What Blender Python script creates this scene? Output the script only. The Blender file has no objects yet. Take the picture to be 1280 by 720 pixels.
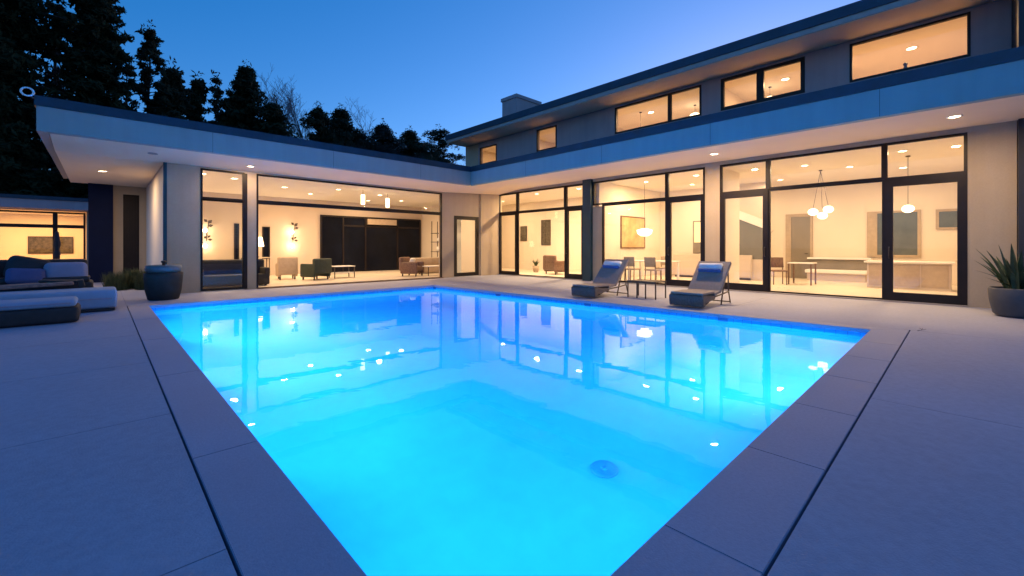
import bpy, bmesh, math, random
from mathutils import Vector, Matrix, Euler
random.seed(7)
S = bpy.context.scene
COL = S.collection
PI = math.pi
R = math.radians

# ------------------------------------------------------------------ materials
def new_mat(name):
    m = bpy.data.materials.new(name); m.use_nodes = True
    nt = m.node_tree; nt.nodes.clear()
    out = nt.nodes.new('ShaderNodeOutputMaterial')
    return m, nt, out

def mat(name, col, rough=.7, var=.12, scale=3.0, bump=.0, bscale=60.0, metal=0, spec=.5, fine=None, stretch=None, two=None, streak=0):
    m, nt, out = new_mat(name); N = nt.nodes.new; L = nt.links.new
    b = N('ShaderNodeBsdfPrincipled'); L(b.outputs[0], out.inputs[0])
    b.inputs['Roughness'].default_value = rough
    b.inputs['Metallic'].default_value = metal
    b.inputs['Specular IOR Level'].default_value = spec
    tc = N('ShaderNodeTexCoord'); src = tc.outputs['Object']
    if stretch:
        mp = N('ShaderNodeMapping'); mp.inputs['Scale'].default_value = stretch
        L(src, mp.inputs[0]); src = mp.outputs[0]
    n = N('ShaderNodeTexNoise'); n.inputs['Scale'].default_value = scale; n.inputs['Detail'].default_value = 6
    n.inputs['Roughness'].default_value = .6
    L(src, n.inputs['Vector'])
    rp = N('ShaderNodeValToRGB')
    c0 = two if two else [max(0, c*(1-var)) for c in col]; c1 = col if two else [min(1, c*(1+var)) for c in col]
    rp.color_ramp.elements[0].position = .3; rp.color_ramp.elements[1].position = .7
    rp.color_ramp.elements[0].color = (*c0, 1); rp.color_ramp.elements[1].color = (*c1, 1)
    L(n.outputs['Fac'], rp.inputs[0]); colout = rp.outputs[0]
    if fine:
        f = N('ShaderNodeTexNoise'); f.inputs['Scale'].default_value = fine[0]; f.inputs['Detail'].default_value = 3
        L(src, f.inputs['Vector'])
        mr = N('ShaderNodeMapRange'); mr.inputs[1].default_value = .3; mr.inputs[2].default_value = .7
        mr.inputs[3].default_value = 1-fine[1]; mr.inputs[4].default_value = 1+fine[1]
        L(f.outputs['Fac'], mr.inputs[0])
        mx = N('ShaderNodeVectorMath'); mx.operation = 'SCALE'
        L(colout, mx.inputs[0]); L(mr.outputs[0], mx.inputs['Scale']); colout = mx.outputs[0]
    if streak:
        mp2 = N('ShaderNodeMapping'); mp2.inputs['Scale'].default_value = (2.2, 2.2, .12)
        L(tc.outputs['Object'], mp2.inputs[0])
        f = N('ShaderNodeTexNoise'); f.inputs['Scale'].default_value = 2.5; f.inputs['Detail'].default_value = 5
        L(mp2.outputs[0], f.inputs['Vector'])
        mr = N('ShaderNodeMapRange'); mr.inputs[1].default_value = .35; mr.inputs[2].default_value = .7
        mr.inputs[3].default_value = 1; mr.inputs[4].default_value = 1-streak
        L(f.outputs['Fac'], mr.inputs[0])
        mx = N('ShaderNodeVectorMath'); mx.operation = 'SCALE'
        L(colout, mx.inputs[0]); L(mr.outputs[0], mx.inputs['Scale']); colout = mx.outputs[0]
    L(colout, b.inputs['Base Color'])
    mr2 = N('ShaderNodeMapRange'); mr2.inputs[3].default_value = max(.02, rough-.08); mr2.inputs[4].default_value = min(1, rough+.08)
    L(n.outputs['Fac'], mr2.inputs[0]); L(mr2.outputs[0], b.inputs['Roughness'])
    if bump:
        bn = N('ShaderNodeTexNoise'); bn.inputs['Scale'].default_value = bscale; bn.inputs['Detail'].default_value = 5
        L(src, bn.inputs['Vector'])
        bp = N('ShaderNodeBump'); bp.inputs['Strength'].default_value = bump; bp.inputs['Distance'].default_value = .01
        L(bn.outputs['Fac'], bp.inputs['Height']); L(bp.outputs[0], b.inputs['Normal'])
    return m

def emis(name, col, strength):
    m, nt, out = new_mat(name)
    e = nt.nodes.new('ShaderNodeEmission'); e.inputs[0].default_value = (*col, 1); e.inputs[1].default_value = strength
    nt.links.new(e.outputs[0], out.inputs[0]); return m

def clear_mat(name, tint, f0, grow, rough=0, bump=None):
    """clear sheet: see-through, reflecting more at grazing angles (Schlick)"""
    m, nt, out = new_mat(name); N = nt.nodes.new; L = nt.links.new
    tr = N('ShaderNodeBsdfTransparent'); tr.inputs[0].default_value = (*tint, 1)
    gl = N('ShaderNodeBsdfGlossy'); gl.inputs['Roughness'].default_value = rough
    lw = N('ShaderNodeLayerWeight'); lw.inputs['Blend'].default_value = .5
    p = N('ShaderNodeMath'); p.operation = 'POWER'; p.inputs[1].default_value = 5.6
    ma = N('ShaderNodeMath'); ma.operation = 'MULTIPLY_ADD'; ma.inputs[1].default_value = grow; ma.inputs[2].default_value = f0
    L(lw.outputs['Facing'], p.inputs[0]); L(p.outputs[0], ma.inputs[0])
    mx = N('ShaderNodeMixShader'); L(ma.outputs[0], mx.inputs[0]); L(tr.outputs[0], mx.inputs[1]); L(gl.outputs[0], mx.inputs[2])
    L(mx.outputs[0], out.inputs[0])
    if bump:
        tc = N('ShaderNodeTexCoord'); mp = N('ShaderNodeMapping'); L(tc.outputs['Object'], mp.inputs[0])
        mp.inputs['Scale'].default_value = (1, 1, 1)
        n1 = N('ShaderNodeTexNoise'); n1.inputs['Scale'].default_value = bump[0]; n1.inputs['Detail'].default_value = 2
        n1.inputs['Distortion'].default_value = .4
        L(mp.outputs[0], n1.inputs['Vector'])
        bp = N('ShaderNodeBump'); bp.inputs['Strength'].default_value = bump[1]; bp.inputs['Distance'].default_value = bump[2]
        L(n1.outputs['Fac'], bp.inputs['Height']); L(bp.outputs[0], gl.inputs['Normal'])
    return m

M = {}
M['deck'] = mat('deck_concrete', (.325, .34, .43), .75, .08, .45, .3, 90, fine=(22, .06))
M['coping'] = mat('coping_stone', (.31, .33, .43), .68, .07, .8, .22, 110, fine=(50, .05))
M['joint'] = mat('joint_sealant', (.02, .02, .03), .9)
M['ground'] = mat('ground_earth', (.05, .055, .035), .95, .4, .8, .5, 8)
M['pool'] = mat('pool_plaster', (.035, .43, .86), .6, .07, .5, .1, 30, fine=(5, .04))
M['tile'] = mat('waterline_tile', (.015, .22, .55), .25, .12, 6)
def tile_mat():
    m = mat('waterline_tile_grid', (.02, .34, .64), .25, .12, 6); nt = m.node_tree; N = nt.nodes.new; L = nt.links.new
    b = [n for n in nt.nodes if n.type == 'BSDF_PRINCIPLED'][0]; src = b.inputs['Base Color'].links[0].from_socket
    tc = N('ShaderNodeTexCoord'); sp = N('ShaderNodeSeparateXYZ'); L(tc.outputs['Object'], sp.inputs[0]); fac = None
    for ax, w_ in (('X', .15), ('Y', .15)):
        d = N('ShaderNodeMath'); d.operation = 'DIVIDE'; d.inputs[1].default_value = w_; L(sp.outputs[ax], d.inputs[0])
        f = N('ShaderNodeMath'); f.operation = 'FRACT'; L(d.outputs[0], f.inputs[0])
        g_ = N('ShaderNodeMath'); g_.operation = 'LESS_THAN'; g_.inputs[1].default_value = .06; L(f.outputs[0], g_.inputs[0])
        if fac is None: fac = g_
        else:
            mxx = N('ShaderNodeMath'); mxx.operation = 'MAXIMUM'; L(fac.outputs[0], mxx.inputs[0]); L(g_.outputs[0], mxx.inputs[1]); fac = mxx
    mix = N('ShaderNodeMix'); mix.data_type = 'RGBA'; L(fac.outputs[0], mix.inputs[0]); L(src, mix.inputs[6]); mix.inputs[7].default_value = (.03, .16, .33, 1)
    L(mix.outputs[2], b.inputs['Base Color']); return m
M['tile'] = tile_mat()
M['stucco'] = mat('grey_stucco', (.44, .345, .24), .85, .06, 1.2, .3, 120, fine=(30, .03), streak=.07)
M['stucco_dark'] = mat('slate_stucco', (.38, .33, .35), .85, .07, 1.2, .3, 120, streak=.1)
M['navy'] = mat('navy_cladding', (.006, .012, .045), .6, .12, 1.5, spec=.1)
M['teal'] = mat('dark_steel_column', (.012, .05, .075), .4, .15, 2, metal=.2)
M['fascia'] = mat('white_fascia', (.33, .33, .31), .6, .05, 1.0, .1, 60, streak=.08)  # left wing copy, its greater exposure painted in as a paler tone
M['fascia_glow'] = mat('glow_tinted_fascia', (.20, .33, .36), .6, .05, 1.0, .1, 60, streak=.08)  # right wing copy, pool glow painted in as a teal tint
M['soffit'] = mat('white_soffit', (.88, .70, .50), .7, .04, .7, .1, 80)
M['cap'] = mat('dark_roof_metal', (.016, .04, .07), .45, .2, 2.5, metal=.25)
M['rooftop'] = mat('roof_membrane', (.10, .10, .11), .9, .2, 1)
M['brownroof'] = mat('brown_roof_boards', (.10, .06, .05), .8, .3, 2, stretch=(1, 6, 1))
M['frame'] = mat('bronze_frame', (.014, .009, .009), .45, .2, 4, spec=.25)
M['frame_grey'] = mat('grey_frame', (.33, .29, .27), .5, .1, 4)
M['cream'] = mat('cream_plaster', (.74, .66, .56), .8, .03, 1.0, .05, 80)
M['cream_dim'] = mat('tan_dimmed_cream', (.58, .49, .40), .8, .04, 1.0)  # tan for furniture; on the left room wall, cream with dimness painted in
M['ceil'] = mat('white_ceiling', (.78, .72, .64), .8, .02, 1)
M['floor'] = mat('pale_stone_floor', (.74, .66, .55), .3, .06, 1.5)
M['wood'] = mat('brown_wood', (.16, .085, .05), .5, .3, 3, stretch=(1, 8, 8))
M['tan'] = mat('tan_upholstery', (.42, .33, .24), .8, .1, 8, .3, 200)
M['brown'] = mat('brown_wicker', (.15, .08, .055), .6, .5, 26, .8, 60)
M['black'] = mat('black_fabric', (.018, .019, .024), .7, .3, 10, .3, 150)
M['darkgreen'] = mat('dark_green_fabric', (.02, .035, .028), .7, .3, 10)
M['charcoal'] = mat('charcoal_mesh_fabric', (.24, .20, .185), .7, .12, 20, .3, 200)
M['wicker'] = mat('grey_wicker', (.13, .10, .09), .65, .4, 40, .7, 70)
M['metal'] = mat('dark_metal', (.08, .06, .05), .4, .2, 10, metal=.5)
M['white'] = mat('white_paint', (.78, .76, .72), .5, .03, 2)
M['cushion'] = mat('blue_white_canvas', (.22, .33, .48), .85, .05, 5, .25, 180)
M['pillow'] = mat('pale_grey_pillow', (.22, .23, .33), .85, .06, 5, .3, 150)
M['blue'] = mat('blue_towel', (.07, .15, .40), .9, .1, 12, .5, 250)
M['whitetowel'] = mat('white_towel', (.80, .80, .80), .9, .06, 12, .6, 250)
M['throw'] = mat('striped_throw', (.24, .15, .13), .9, .35, 12, stretch=(1, 8, 1))
M['pot'] = mat('matt_dark_pot', (.035, .037, .04), .8, .25, 4, .2, 20, spec=.15)
M['potgrey'] = mat('grey_pot', (.06, .065, .08), .7, .2, 4, .2, 40)
M['bowl'] = mat('blue_grey_bowl', (.08, .115, .14), .55, .2, 6)
M['leaf'] = mat('plant_leaf', (.035, .06, .025), .5, .4, 6)
M['grassleaf'] = mat('grass_blade', (.09, .10, .03), .6, .4, 6)
M['bark'] = mat('tree_bark', (.05, .04, .035), .9, .3, 3, .6, 12)
M['barebark'] = mat('bare_tree_bark', (.16, .13, .16), .9, .3, 3)
M['needle1'] = mat('needle_foliage_a', (.018, .026, .012), .8, .5, .6, spec=.1)
M['needle2'] = mat('needle_foliage_b', (.026, .030, .017), .8, .5, .6, spec=.1)
M['needle3'] = mat('needle_foliage_c', (.024, .024, .020), .8, .5, .8, spec=.1)
M['artdark'] = mat('dark_artwork', (.07, .06, .045), .6, .7, 9)
M['arttan'] = mat('amber_artwork', (.55, .36, .17), .6, .35, 2.2)
M['greywall'] = mat('grey_accent_wall', (.15, .145, .13), .7, .06, 2)
M['greydoor'] = mat('grey_door_leaf', (.22, .19, .15), .6, .12, 2, stretch=(1, 1, .2))
M['winglass'] = mat('shaded_inner_glass', (.12, .13, .12), .2, .2, 1.5)
M['ring'] = mat('white_ring_enamel', (.8, .82, .85), .4, .05, 5)
M['darkglass'] = mat('night_glazing', (.006, .008, .016), .12, .4, .9, spec=.12)
M['glass'] = clear_mat('window_glass', (.97, .985, .98), .035, .75)
def water_mat():
    m, nt, out = new_mat('pool_water_surface'); N = nt.nodes.new; L = nt.links.new
    rf = N('ShaderNodeBsdfRefraction'); rf.inputs['IOR'].default_value = 1.33; rf.inputs['Roughness'].default_value = 0; rf.inputs[0].default_value = (.62, .93, 1, 1)
    gl = N('ShaderNodeBsdfGlossy'); gl.inputs['Roughness'].default_value = .012; gl.inputs[0].default_value = (.62, .86, 1, 1)
    fr = N('ShaderNodeFresnel'); fr.inputs['IOR'].default_value = 1.33
    tc = N('ShaderNodeTexCoord')
    n1 = N('ShaderNodeTexNoise'); n1.inputs['Scale'].default_value = 1.9; n1.inputs['Detail'].default_value = 2; n1.inputs['Distortion'].default_value = .4
    L(tc.outputs['Object'], n1.inputs['Vector'])
    bp = N('ShaderNodeBump'); bp.inputs['Strength'].default_value = .07; bp.inputs['Distance'].default_value = .03
    L(n1.outputs['Fac'], bp.inputs['Height'])
    for x in (rf, gl, fr): L(bp.outputs[0], x.inputs['Normal'])
    mx = N('ShaderNodeMixShader'); L(fr.outputs[0], mx.inputs[0]); L(rf.outputs[0], mx.inputs[1]); L(gl.outputs[0], mx.inputs[2]); L(mx.outputs[0], out.inputs[0])
    return m
M['water'] = water_mat()
M['warm'] = emis('warm_lamp_glow', (1, .72, .42), 14)
M['warmsoft'] = emis('warm_shade_glow', (1, .70, .40), 4.5)
M['warmdim'] = emis('amber_glow', (1, .60, .22), 1.6)
M['coolglow'] = emis('pool_lamp_lens', (.35, .85, 1), 6)

# ------------------------------------------------------------------ helpers
BASE = {}
def tag(o, label=None, cat=None, group=None, kind=None):
    if label: o['label'] = label
    if cat: o['category'] = cat
    if group: o['group'] = group
    if kind: o['kind'] = kind
    return o
def thing(name, label, cat, loc, group=None):
    o = bpy.data.objects.new(name, None); COL.objects.link(o)
    o.location = loc; o.empty_display_size = .2; BASE[o.name] = Vector(loc)
    return tag(o, label, cat, group)
def obj(name, bm, m, parent=None, smooth=False, origin=None):
    me = bpy.data.meshes.new(name)
    bmesh.ops.recalc_face_normals(bm, faces=bm.faces)
    bm.to_mesh(me); bm.free()
    return link_mesh(name, me, m, parent, smooth, origin)
def link_mesh(name, me, m, parent=None, smooth=False, origin=None):
    me.materials.append(m)
    if smooth:
        for p in me.polygons: p.use_smooth = True
    o = bpy.data.objects.new(name, me); COL.objects.link(o)
    if parent is not None:
        b = BASE[parent.name]; me.transform(Matrix.Translation(-b)); o.parent = parent; BASE[o.name] = b
    else:
        if origin is None:
            xs = [v.co.x for v in me.vertices]; ys = [v.co.y for v in me.vertices]; zs = [v.co.z for v in me.vertices]
            origin = ((min(xs)+max(xs))/2, (min(ys)+max(ys))/2, min(zs))
        b = Vector(origin); me.transform(Matrix.Translation(-b)); o.location = b; BASE[o.name] = b
    return o
def struct(name, bm, m, **k):
    o = obj(name, bm, m, **k); o['kind'] = 'structure'; return o
def bx(bm, x0, x1, y0, y1, z0, z1, bev=0, seg=2):
    x0, x1 = sorted((x0, x1)); y0, y1 = sorted((y0, y1)); z0, z1 = sorted((z0, z1))
    vs = [bm.verts.new(p) for p in ((x0,y0,z0),(x1,y0,z0),(x1,y1,z0),(x0,y1,z0),(x0,y0,z1),(x1,y0,z1),(x1,y1,z1),(x0,y1,z1))]
    fs = [bm.faces.new([vs[i] for i in f]) for f in ((3,2,1,0),(4,5,6,7),(0,1,5,4),(1,2,6,5),(2,3,7,6),(3,0,4,7))]
    if bev:
        es = list({e for f in fs for e in f.edges})
        bmesh.ops.bevel(bm, geom=es, offset=bev, segments=seg, affect='EDGES', profile=.5)
    return vs
def box(x0, x1, y0, y1, z0, z1, bev=0, seg=2):
    bm = bmesh.new(); bx(bm, x0, x1, y0, y1, z0, z1, bev, seg); return bm
def obx(bm, c, size, rot=(0,0,0), bev=0, seg=2):
    """oriented box: centre, size, euler"""
    t = bmesh.new(); h = [s/2 for s in size]
    bx(t, -h[0], h[0], -h[1], h[1], -h[2], h[2], bev, seg)
    t.transform(Matrix.Translation(Vector(c)) @ Euler(rot).to_matrix().to_4x4())
    me = bpy.data.meshes.new('tmp'); t.to_mesh(me); t.free(); bm.from_mesh(me); bpy.data.meshes.remove(me)
def tube(bm, pts, r, n=8, caps=True):
    pts = [Vector(p) for p in pts]; rs = r if isinstance(r, (list, tuple)) else [r]*len(pts)
    rings = []
    for i, p in enumerate(pts):
        d = (pts[min(i+1, len(pts)-1)]-pts[max(i-1, 0)]).normalized()
        up = Vector((0,0,1)) if abs(d.z) < .9 else Vector((1,0,0))
        a = d.cross(up).normalized(); b = d.cross(a)
        rings.append([bm.verts.new(p+(a*math.cos(2*PI*k/n)+b*math.sin(2*PI*k/n))*rs[i]) for k in range(n)])
    for i in range(len(rings)-1):
        for k in range(n): bm.faces.new((rings[i][k], rings[i][(k+1)%n], rings[i+1][(k+1)%n], rings[i+1][k]))
    if caps: bm.faces.new(rings[0][::-1]); bm.faces.new(rings[-1])
def lathe(bm, cx, cy, prof, n=28):
    rings = [[bm.verts.new((cx+r*math.cos(2*PI*k/n), cy+r*math.sin(2*PI*k/n), z)) for k in range(n)] for r, z in prof]
    for i in range(len(rings)-1):
        for k in range(n): bm.faces.new((rings[i][k], rings[i][(k+1)%n], rings[i+1][(k+1)%n], rings[i+1][k]))
    if prof[0][0] > 1e-4: bm.faces.new(rings[0][::-1])
    if prof[-1][0] > 1e-4: bm.faces.new(rings[-1])
    bmesh.ops.remove_doubles(bm, verts=bm.verts, dist=1e-5)
def sphere(bm, c, r, sx=1, sy=1, sz=1, u=16, v=10):
    t = bmesh.new(); bmesh.ops.create_uvsphere(t, u_segments=u, v_segments=v, radius=r)
    t.transform(Matrix.Translation(Vector(c)) @ Matrix.Diagonal((sx, sy, sz, 1)))
    me = bpy.data.meshes.new('tmp'); t.to_mesh(me); t.free(); bm.from_mesh(me); bpy.data.meshes.remove(me)
def prism(bm, poly, z0, z1):
    b = [bm.verts.new((x, y, z0)) for x, y in poly]; t = [bm.verts.new((x, y, z1)) for x, y in poly]
    n = len(poly); bm.faces.new(b[::-1]); bm.faces.new(t)
    for i in range(n): bm.faces.new((b[i], b[(i+1)%n], t[(i+1)%n], t[i]))
def quadslab(bm, c, t):
    """slab over 4 (x,y,z) corners, thickness t upward"""
    b = [bm.verts.new(p) for p in c]; u = [bm.verts.new((p[0], p[1], p[2]+t)) for p in c]
    bm.faces.new(b[::-1]); bm.faces.new(u)
    for i in range(4): bm.faces.new((b[i], b[(i+1)%4], u[(i+1)%4], u[i]))
def copy_tree(o, parent=None):
    c = o.copy(); COL.objects.link(c); c.parent = parent; BASE[c.name] = BASE.get(o.name, Vector())
    for ch in [x for x in S.objects if x.parent == o]: copy_tree(ch, c)
    return c
def lamp(name, kind, loc, energy, col, parent, size=.1, rot=(0,0,0), spot=None):
    l = bpy.data.lights.new(name, kind); l.energy = energy; l.color = col
    if not parent.name.startswith('pool_light'): l.energy *= 1.75
    if kind == 'AREA':
        l.shape = 'DISK'; l.size = size
    elif kind == 'SPOT': l.shadow_soft_size = size; l.spot_size = spot; l.spot_blend = .6
    else: l.shadow_soft_size = size
    o = bpy.data.objects.new(name, l); COL.objects.link(o)
    o.parent = parent; o.location = Vector(loc)-BASE[parent.name]; o.rotation_euler = rot
    return o

# ------------------------------------------------------------------ setting: ground, deck, coping, pool
A, B, Cc, D = (.73, .92), (.72, 11.98), (7.86, 11.95), (8.42, .93)     # pool corners: near, left, far, right
WZ = -.115
ao, bo, co, do = (.385, .52), (.385, 12.25), (8.22, 12.25), (8.80, .52)   # outer line of the coping
DX0, DX1, DY0, DY1 = -14, 21.5, -9, 26
def ring(bm, inner, outer, z, t):
    n = 4
    for i in range(4):
        j = (i+1) % 4
        c = [(*inner[i], z-t), (*inner[j], z-t), (*outer[j], z-t), (*outer[i], z-t)]
        quadslab(bm, c, t)
g = 600
bm = bmesh.new(); ring(bm, [(DX0, DY0), (DX0, DY1), (DX1, DY1), (DX1, DY0)], [(-g, -g), (-g, g), (g, g), (g, -g)], -.06, .3)
struct('ground', bm, M['ground'])
# deck: inner edge leaves a 14 mm joint round the coping; slabs split by saw-cut joints
G = .014
di = [(ao[0]-G, ao[1]-G), (bo[0]-G, bo[1]), (co[0], co[1]), (do[0]+.004, do[1]-G)]
bm = bmesh.new()
def slab(x0, x1, y0, y1): bx(bm, x0, x1, y0, y1, -.12, 0)
c2 = .0035
ys = [DY0, -5.5, -2.5, .1, 2.1, 4.1, 6.1, 8.1, 10.1, 12.25, 14.4, 18, 22, DY1]
for i in range(len(ys)-1):                      # left field
    for x0, x1 in ((DX0, -7.5), (-7.5, -3.6), (-3.6, di[0][0])):
        slab(x0+c2, x1-c2*(x1 != di[0][0]), ys[i]+c2, ys[i+1]-c2)
for x0, x1 in ((di[0][0], 4.6), (4.6, 8.804), (8.804, 13.2), (13.2, 17), (17, DX1)):      # near field (y below the coping)
    for y0, y1 in ((DY0, -5.5), (-5.5, -2.5), (-2.5, do[1]-G)):
        slab(x0+c2, x1-c2, y0+c2, y1-(c2 if y1 < 0 else 0))
for y0, y1 in ((12.25, 14.4), (14.4, 18), (18, 22), (22, DY1)):                          # far field
    for x0, x1 in ((di[0][0], 4.3), (4.3, 8.3), (8.3, 13.2), (13.2, 17), (17, DX1)):
        slab(x0+c2, x1-c2, y0+c2, y1-c2)
yy = [do[1]-G, 3.3, 6.2, 9.2, 12.25]
def xe(y): return do[0]+.004+(co[0]-do[0])*(y-.52)/(12.25-.52)
for i in range(4):                              # right field, slanted inner edge
    y0, y1 = yy[i]+c2*(i > 0), yy[i+1]-c2
    quadslab(bm, [(xe(y0), y0, -.12), (13.2, y0, -.12), (13.2, y1, -.12), (xe(y1), y1, -.12)], .12)
    slab(13.2+.007, DX1, y0, y1)
struct('deck', bm, M['deck'])
bm = bmesh.new(); ring(bm, [(ao[0]+.1, ao[1]+.1), (bo[0]+.1, bo[1]-.1), (co[0]-.1, co[1]-.1), (do[0]-.1, do[1]+.1)], [(DX0, DY0), (DX0, DY1), (DX1, DY1), (DX1, DY0)], -.05, .02)
struct('joint_bed', bm, M['joint'])
# coping in slabs
bm = bmesh.new()
def seg_slabs(p0, p1, q0, q1, n, z=0):
    f = lambda u, v, t: (u[0]+(v[0]-u[0])*t, u[1]+(v[1]-u[1])*t)
    def foot(p):            # square across the coping: foot of the perpendicular on its outer line
        d = Vector(q1)-Vector(q0); t = (Vector(p)-Vector(q0)).dot(d)/d.dot(d); return f(q0, q1, t)
    L_ = math.dist(p0, p1)
    for i in range(n):
        a2, b2 = i/n+(.0012/L_ if i else 0), (i+1)/n-(.0012/L_ if i < n-1 else 0)
        ia, ib = f(p0, p1, a2), f(p0, p1, b2)
        oa, ob = (foot(ia) if i else q0), (foot(ib) if i < n-1 else q1)
        c = [(*ia, z-.06), (*ib, z-.06), (*ob, z-.06), (*oa, z-.06)]
        t_ = bmesh.new(); quadslab(t_, c, .06); bmesh.ops.bevel(t_, geom=t_.edges[:], offset=.0035, segments=2, affect='EDGES')
        me = bpy.data.meshes.new('tmp'); t_.to_mesh(me); t_.free(); bm.from_mesh(me); bpy.data.meshes.remove(me)
seg_slabs(A, B, ao, bo, 5); seg_slabs(B, Cc, bo, co, 5); seg_slabs(Cc, D, co, do, 7); seg_slabs(D, A, do, ao, 7)
struct('pool_coping', bm, M['coping'])
# basin: tile band then plaster with a rounded foot
ins = .012
Pin = [(A[0]-ins, A[1]-ins), (B[0]-ins, B[1]+ins), (Cc[0]+ins, Cc[1]+ins), (D[0]+ins, D[1]-ins)]
ctr = Vector((sum(p[0] for p in Pin)/4, sum(p[1] for p in Pin)/4))
def inset(d): return [(p[0]+(d if p[0] < ctr.x else -d), p[1]+(d if p[1] < ctr.y else -d)) for p in Pin]
def basin(levels, floor):
    b = bmesh.new(); rings = [[b.verts.new((*p, z)) for p in inset(d)] for d, z in levels]
    for i in range(len(rings)-1):
        for k in range(4): b.faces.new((rings[i][k], rings[i][(k+1)%4], rings[i+1][(k+1)%4], rings[i+1][k]))
    if floor: b.faces.new(rings[-1])
    return b
struct('pool_tile_band', basin([(0, -.06), (0, -.20)], False), M['tile'])
FL = -1.60
lv = [(.002, -.20), (.002, FL+1.1)]+[(1.1-1.1*math.cos(R(a)), FL+1.1-1.1*math.sin(R(a))) for a in range(6, 91, 6)]
struct('pool_basin', basin(lv, True), M['pool'], smooth=True)
b = bmesh.new(); b.faces.new([b.verts.new((*p, WZ)) for p in inset(.001)])
struct('pool_water', b, M['water'])
# main drain
t = thing('pool_drain', 'round grey drain cover on the floor of the blue pool', 'drain', (3.34, 2.26, FL))
b = bmesh.new(); lathe(b, 3.34, 2.26, [(.125, FL+.003), (.125, FL+.012), (.11, FL+.018), (0, FL+.02)], 32); obj('cover', b, mat('drain_cover', (.015, .24, .55), .5, .2, 20), t, True)
b = bmesh.new(); lathe(b, 3.34, 2.26, [(.035, FL+.0205), (.03, FL+.024), (0, FL+.025)], 20); obj('cap', b, M['tile'], t, True)

# underwater lamps in the two near walls (lit lamps of the pool)
def pool_light(x, y, z, nx, ny, e, where):
    t = thing('pool_light', 'round underwater lamp set in the pool wall, '+where, 'pool light', (x, y, z), 'underwater lamps in the pool walls')
    b = bmesh.new(); 
    n = Vector((nx, ny, 0)); tube(b, [Vector((x, y, z)), Vector((x, y, z))+n*.03], .14, 24); obj('rim', b, M['white'], t)
    b = bmesh.new(); tube(b, [Vector((x, y, z))+n*.028, Vector((x, y, z))+n*.036], .10, 24); obj('lens', b, M['coolglow'], t)
    rz = math.atan2(ny, nx)
    lamp('lamp', 'AREA', Vector((x, y, z))+n*.045, e, (.2, .72, 1), t, .2, (R(90), 0, rz-PI/2))
PE = 150
PX, PY = Pin[0][0]+.003, Pin[0][1]+.003
pool_light(PX, 2.2, -.34, 1, 0, PE*.28, 'left side, nearest the camera')
pool_light(PX, 4.6, -.34, 1, 0, PE*.52, 'left side, second from the camera')
pool_light(PX, 7.2, -.34, 1, 0, PE*1.0, 'left side, third from the camera')
pool_light(PX, 10.0, -.34, 1, 0, PE*1.95, 'left side, farthest from the camera')
pool_light(2.9, PY, -.34, 0, 1, PE*.2, 'near side, next to the corner')
pool_light(6.4, PY, -.34, 0, 1, PE*1.15, 'near side, toward the right corner')

# ------------------------------------------------------------------ house
H = thing('house', 'modern two storey stucco house with lit glass walls wrapping the pool', 'house', (10.5, 14.6, 0))
XW, YW = 13.1, 14.58
def wallx(x0, x1, y0, y1, z0, z1, ops, m, name='wall'):
    """wall in the plane x = x0..x1, openings (ya, yb, za, zb)"""
    b = bmesh.new(); cur = y0
    for a, c, za, zc in sorted(ops):
        if a > cur: bx(b, x0, x1, cur, a, z0, z1)
        if za > z0: bx(b, x0, x1, a, c, z0, za)
        if zc < z1: bx(b, x0, x1, a, c, zc, z1)
        cur = c
    if cur < y1: bx(b, x0, x1, cur, y1, z0, z1)
    return obj(name, b, m, H)
def wally(y0, y1, x0, x1, z0, z1, ops, m, name='wall'):
    b = bmesh.new(); cur = x0
    for a, c, za, zc in sorted(ops):
        if a > cur: bx(b, cur, a, y0, y1, z0, z1)
        if za > z0: bx(b, a, c, y0, y1, z0, za)
        if zc < z1: bx(b, a, c, y0, y1, zc, z1)
        cur = c
    if cur < x1: bx(b, cur, x1, y0, y1, z0, z1)
    return obj(name, b, m, H)
def frame_x(name, y0, y1, z0, z1, w, x=XW, bot=None, top=None, depth=.09, pane=True, m='frame', proud=.01, handle=None):
    """frame ring (and its pane) in a plane of constant x, outer face at x - proud"""
    bot = w if bot is None else bot; top = w if top is None else top
    a, c = x-proud, x-proud+depth; b = bmesh.new()
    bx(b, a, c, y0, y0+w, z0, z1); bx(b, a, c, y1-w, y1, z0, z1)
    bx(b, a+.002, c-.002, y0+w, y1-w, z0, z0+bot); bx(b, a+.002, c-.002, y0+w, y1-w, z1-top, z1)
    f = obj(name, b, M[m], H)
    if pane: obj('pane', box(a+depth*.45, a+depth*.45+.008, y0+w-.005, y1-w+.005, z0+bot-.005, z1-top+.005), M['glass'], f)
    if handle is not None:
        hb = bmesh.new(); tube(hb, [(a, handle, 1.0), (a-.05, handle, 1.0), (a-.05, handle, 1.25), (a, handle, 1.25)], .011, 8); obj('handle', hb, M['metal'], f, True)
    return f
def frame_y(name, x0, x1, z0, z1, w, y=YW, bot=None, top=None, depth=.09, pane=True, m='frame', proud=.01, handle=None):
    bot = w if bot is None else bot; top = w if top is None else top
    a, c = y-proud, y-proud+depth; b = bmesh.new()
    bx(b, x0, x0+w, a, c, z0, z1); bx(b, x1-w, x1, a, c, z0, z1)
    bx(b, x0+w, x1-w, a+.002, c-.002, z0, z0+bot); bx(b, x0+w, x1-w, a+.002, c-.002, z1-top, z1)
    f = obj(name, b, M[m], H)
    if pane: obj('pane', box(x0+w-.005, x1-w+.005, a+depth*.45, a+depth*.45+.008, z0+bot-.005, z1-top+.005), M['glass'], f)
    if handle is not None:
        hb = bmesh.new(); tube(hb, [(handle, a, 1.0), (handle, a-.05, 1.0), (handle, a-.05, 1.25), (handle, a, 1.25)], .011, 8); obj('handle', hb, M['metal'], f, True)
    return f
ZT, ZG = 2.80, 3.66
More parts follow.
